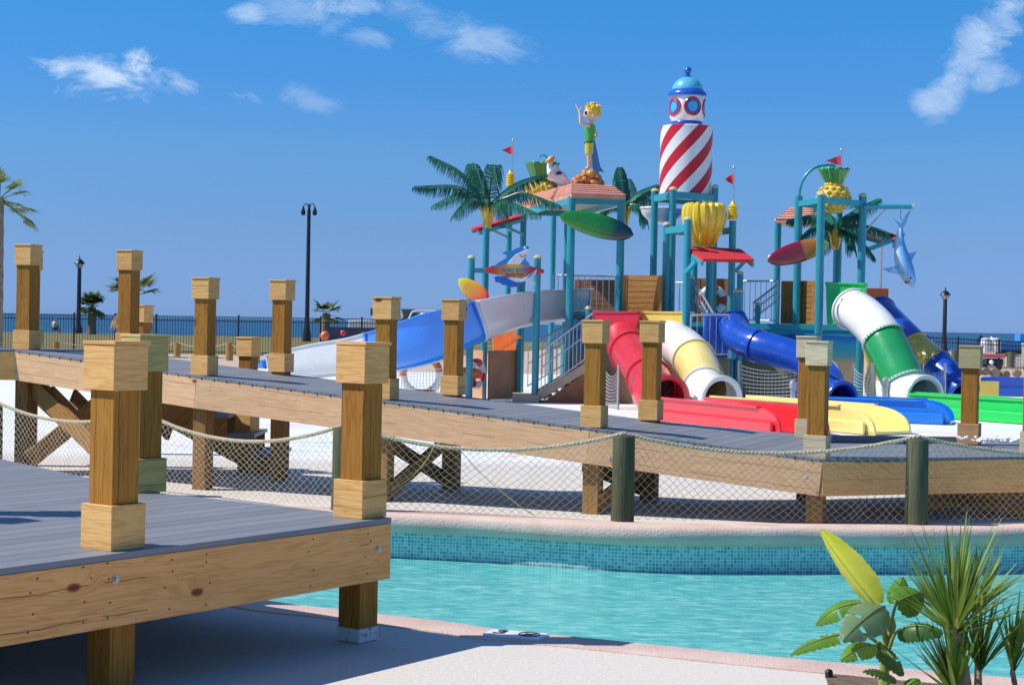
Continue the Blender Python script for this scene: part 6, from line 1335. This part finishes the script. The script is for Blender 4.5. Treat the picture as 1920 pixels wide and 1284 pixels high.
# boat with brown cabins behind the green slide
bt = thing('moored_boat', 'boat with brown cabins, a thin mast and white hull behind the green slide', 'boat', P(1660, 606, 120)); bc = M('cabin_brown', (.33, .09, .03), .6)
MB().box(P(1640, 558, 120), (1.6, 1.6, 1.3)).build('upper_cabin', bc, bt, bevel=.05); MB().box(P(1663, 576, 120), (.75, 1.4, .45)).build('lower_cabin', bc, bt, bevel=.05); MB().tube([P(1651, 545, 120), P(1653, 450, 120)], .09, 8).build('mast', STEEL, bt, smooth=True)
MB().poly([P(1655, 585, 119), P(1672, 588, 119), P(1690, 600, 119), P(1698, 612, 119), P(1660, 616, 119)], 2, V((0, -1, 0))).build('hull', WHITE, bt, bevel=.1)
for k in range(6): MB().tube([P(1668 + k * 3.4, 596, 119), P(1668 + k * 3.4, 583, 119)], .03, 4).build('rail_post', IRON, bt)
MB().tube([P(1667, 583, 119), P(1686, 583, 119)], .035, 4).build('rail', IRON, bt); MB().tube([P(1667, 589, 119), P(1686, 589, 119)], .03, 4).build('rail', IRON, bt)
gb = thing('green_bin', 'small green bin behind the leftmost ramp post', 'bin', P(70, 655, 30)); MB().lathe([(.09, 0), (.11, .3), (.1, .34)], P(70, 655, 30), 14).build('body', PL('bin_green', (.05, .25, .08), .6), gb, smooth=True); MB().lathe([(.115, .33), (.1, .37), (1e-4, .39)], P(70, 655, 30), 14).build('lid', PL('bin_lid_green', (.08, .32, .12), .6), gb, smooth=True)
# ---------------------------------------------------------------- planting at the lower right
SOIL = M('planting_soil', (.16, .11, .07), .95, .35, 14, 1.0, 60)
sb_ = [G(1546, 1262), G(1640, 1270), G(1800, 1284), G(1960, 1297), V((3.2, 7.2, 0)), V((3.2, 5.6, 0)), V((1.2, 5.6, 0))]
sb_ = [V((p.x, p.y, .004)) for p in sb_]; MB().add(sb_, [tuple(range(len(sb_)))]).build('planting_soil', SOIL, kind='structure')
MB().lathe([(.018, 0), (.02, .03), (.012, .04), (1e-4, .042)], G(1554, 1270), 12).build('sprinkler_head', BLK, smooth=True, label='small black sprinkler head at the corner of the planting bed', cat='sprinkler')
YUC = leafmat('yucca_leaf', (.07, .17, .02), (.17, .31, .045), .4, .25, 5); YUL = leafmat('yucca_leaf_pale', (.18, .27, .05), (.36, .42, .12), .4, .25, 5)
YTR = M('yucca_trunk', (.33, .25, .16), .9, .3, 20, 1.0, 60)
def blade(mb, o, dr, l, w, bend=.15, fold=.25):
    dr = dr.normalized(); sd_ = dr.cross(Z); sd_ = sd_.normalized() if sd_.length > .05 else V((1, 0, 0)); n = 6; vs = []; p = V(o); d_ = dr.copy(); nrm = sd_.cross(dr)
    for i in range(n + 1):
        u = i / n; ww = w * (.55 + .9 * u if u < .35 else .87 * (1 - (u - .35) / .65) ** .8) * .5 + .0004
        vs += [p - sd_ * ww + nrm * ww * fold, p - nrm * ww * fold * .4, p + sd_ * ww + nrm * ww * fold]; p = p + d_ * (l / n); d_ = (d_ - Z * bend * .25 * u).normalized()
    mb.add(vs, [(3 * i + k, 3 * i + k + 1, 3 * i + k + 4, 3 * i + k + 3) for i in range(n) for k in (0, 1)])
def yucca(label, heads, trunks, seed, name='spiky_plant'):
    random.seed(seed); b = trunks[0][0]; t = thing(name, label, 'yucca', b, 'spiky plants by the pool')
    for (a, b_, r) in trunks:
        ln = crom([a, (a + b_) / 2 + V((.012, 0, 0)), b_], 8); MB().tube(ln, [r * (1.12 - .25 * k / (len(ln) - 1)) + .0012 * (k % 2) for k in range(len(ln))], 14).build('trunk', YTR, t, smooth=True)
    for (o, n, l, dirx, emin) in heads:
        mb, m2 = MB(), MB()
        for k in range(n):
            a = random.uniform(0, 2 * math.pi); e = emin + (math.pi / 2 - emin) * random.random() ** .95; d = V((math.cos(a) * math.cos(e), math.sin(a) * math.cos(e), math.sin(e))) + dirx
            blade(mb if random.random() < .72 else m2, o + d * .01 - Z * random.uniform(0, .03), d, l * random.uniform(.7, 1.08), random.uniform(.019, .029), random.uniform(.02, .35))
        mb.build('leaf_rosette', YUC, t, smooth=True); m2.build('pale_leaves', YUL, t, smooth=True)
q = lambda x, y, d=7.0: P(1440 + x / 3.9625, 960 + y / 3.9625, d)
yucca('largest spiky plant with a thick pale trunk and a big green leaf head', [(q(1385, 870), 96, .47, V((0, 0, .12)), .14)], [(q(1480, 1560), q(1385, 880), .027)], 3)
yucca('thinner spiky plant just right of the thick trunk with two leaf heads', [(q(1535, 700, 7.25), 22, .34, V((.45, 0, .1)), .3), (q(1570, 1150, 7.1), 32, .36, V((.12, 0, .3)), .6)], [(q(1530, 1560, 7.2), q(1535, 690, 7.25), .010), (q(1520, 1500, 7.1), q(1570, 1165, 7.1), .011)], 5)
yucca('low spiky plant left of the thick trunk at the bottom edge', [(q(1395, 1330, 6.9), 46, .34, V((-.45, 0, .35)), .45)], [(q(1420, 1600, 6.9), q(1395, 1340, 6.9), .014)], 8)
yucca('spiky plant cut by the right edge with a yellowish base', [(q(1815, 1165, 7.2), 26, .32, V((.18, 0, .7)), .8)], [(q(1840, 1600, 7.2), q(1815, 1175, 7.2), .012)], 9)
BANL = leafmat('banana_leaf', (.07, .22, .02), (.16, .34, .04), .4, .35, 6); BANG = leafmat('banana_leaf_greyish', (.13, .22, .11), (.17, .28, .13), .35, .2, 6); BANY = leafmat('banana_leaf_yellow', (.60, .66, .03), (.78, .76, .09), .5, .35, 4); BAND = leafmat('banana_leaf_dark', (.03, .10, .015), (.06, .15, .03), .4, .25, 6); STEM = leafmat('banana_stem', (.20, .26, .06), (.34, .38, .12), .5, .1, 8)
def bleaf(t, p0, p1, w, mat, arch=.04, fold=.35, nrm=V((0, -.8, .6)), tears=(), seed=0, pet=None, twist=0):
    random.seed(seed); ax = (p1 - p0); l = ax.length; ax.normalize(); sd_ = ax.cross(nrm).normalized(); nn = sd_.cross(ax); n = 22; nw = 5; L_, Rr, C = [], [], []; vs = []
    for i in range(n + 1):
        u = i / n; ww = w * .5 * (math.sin(math.pi * min(1, (u * .97 + .02)) ** .75) ** .62) + .0005
        c = p0 + ax * (l * u) + nn * (arch * 4 * u * (1 - u)); jag = .02 * math.sin(u * 23 + seed) + random.uniform(-.012, .012)
        for k in range(-nw, nw + 1):
            s_ = k / nw; rip = .006 * math.sin(u * 60 + k) * abs(s_); vs.append(c + sd_ * (ww * s_ * (1 + jag * abs(s_))) - nn * (abs(s_) ** 1.6 * ww * fold - rip) )
    mb = MB(); m_ = 2 * nw + 1; fs = []
    for i in range(n):
        for k in range(2 * nw):
            side = -1 if k < nw else 1
            if any(abs(i - ti) < 1 and sd == side and abs(k - nw + .5) > 1.2 for ti, sd in tears): continue
            fs.append((i * m_ + k, i * m_ + k + 1, (i + 1) * m_ + k + 1, (i + 1) * m_ + k))
    mb.add(vs, fs); o = mb.build('leaf', mat, t, smooth=True)
    rib = [p0 + ax * (l * i / 10) + nn * (arch * 4 * (i / 10) * (1 - i / 10) + .002) for i in range(11)]; MB().tube(rib, [.004 * (1 - .8 * i / 10) for i in range(11)], 6).build('midrib', STEM, o, smooth=True)
    if pet is not None: MB().tube(crom([pet, pet.lerp(p0, .6) + Z * .02, p0], 6), [.009 - .004 * k / 12 for k in range(13)], 8).build('petiole', STEM, t, smooth=True)
d0 = 7.05; ban = thing('banana_plant', 'young banana plant with one upright yellow leaf and torn green leaves', 'banana plant', q(860, 1400, d0)); S0 = q(870, 1190, d0); S1 = q(868, 1000, d0)
MB().tube(crom([q(860, 1420, d0), q(862, 1200, d0), q(866, 1050, d0), q(870, 930, d0)], 5), [.026 - .001 * k for k in range(16)], 12).build('stem', STEM, ban, smooth=True)
bleaf(ban, q(805, 690, 6.95), q(388, 132, 7.15), .12, BANY, .03, 1.5, V((-.55, -.9, .1)), pet=q(868, 960, d0), seed=1)
bleaf(ban, q(700, 670, 7.2), q(355, 835, 7.25), .10, BANL, .035, .5, V((-.1, -.6, .8)), pet=q(860, 900, d0), seed=2, tears=((10, -1),))
bleaf(ban, q(865, 700, 6.95), q(555, 950, 6.75), .165, BANG, .04, .45, V((-.25, -.9, .45)), pet=q(868, 930, d0), seed=3, tears=((12, 1), (15, -1)))
bleaf(ban, q(640, 905, 6.9), q(168, 1060, 6.85), .075, BANL, .03, .5, V((0, -.45, .9)), pet=q(862, 1010, d0), seed=4, tears=((7, 1), (11, 1), (5, -1)))
bleaf(ban, q(795, 990, 6.85), q(540, 1100, 6.75), .095, BANL, .03, .5, V((.1, -.6, .8)), pet=q(862, 1100, d0), seed=5, tears=((14, -1),))
bleaf(ban, q(810, 975, 6.9), q(1005, 1215, 6.8), .085, BAND, .02, .6, V((.4, -.9, .3)), pet=q(862, 1060, d0), seed=6, tears=((13, -1),))
bleaf(ban, q(965, 880, 6.95), q(1300, 900, 6.85), .115, BAND, .035, .7, V((0, -.6, .8)), pet=q(880, 1080, d0), seed=7)
bleaf(ban, q(950, 1250, 6.8), q(705, 1180, 6.75), .06, BAND, .02, .5, V((0, -.5, .9)), pet=q(870, 1290, d0), seed=8)
bleaf(ban, q(960, 660, 7.1), q(1160, 610, 7.2), .15, BANL, .03, .7, V((0, -.8, .5)), pet=q(880, 1000, d0), seed=9)
bleaf(ban, q(945, 680, 7.2), q(1000, 480, 7.3), .09, BANL, .02, .7, V((-.3, -.9, .3)), seed=10)
bleaf(ban, q(870, 930, 7.2), q(930, 770, 7.25), .07, STEM, .02, .7, V((.3, -.9, .3)), seed=11)
bleaf(ban, q(1010, 1330, 6.8), q(1130, 1240, 6.8), .06, BANL, .02, .5, V((0, -.6, .8)), seed=12)
# scraps of white plastic by the reddish post
random.seed(21); mb = MB(); c0 = P(1838, 826, 16.2)
for k in range(22):
    o = c0 + V((random.uniform(-.22, .3), random.uniform(-.15, .15), random.uniform(0, .03))); mb.box(o, (random.uniform(.03, .09), random.uniform(.02, .05), .012), (V((math.cos(k), math.sin(k), .3)).normalized(), V((-math.sin(k), math.cos(k), .2)).normalized(), Z))
mb.build('plastic_scraps', WHITE, kind='stuff')
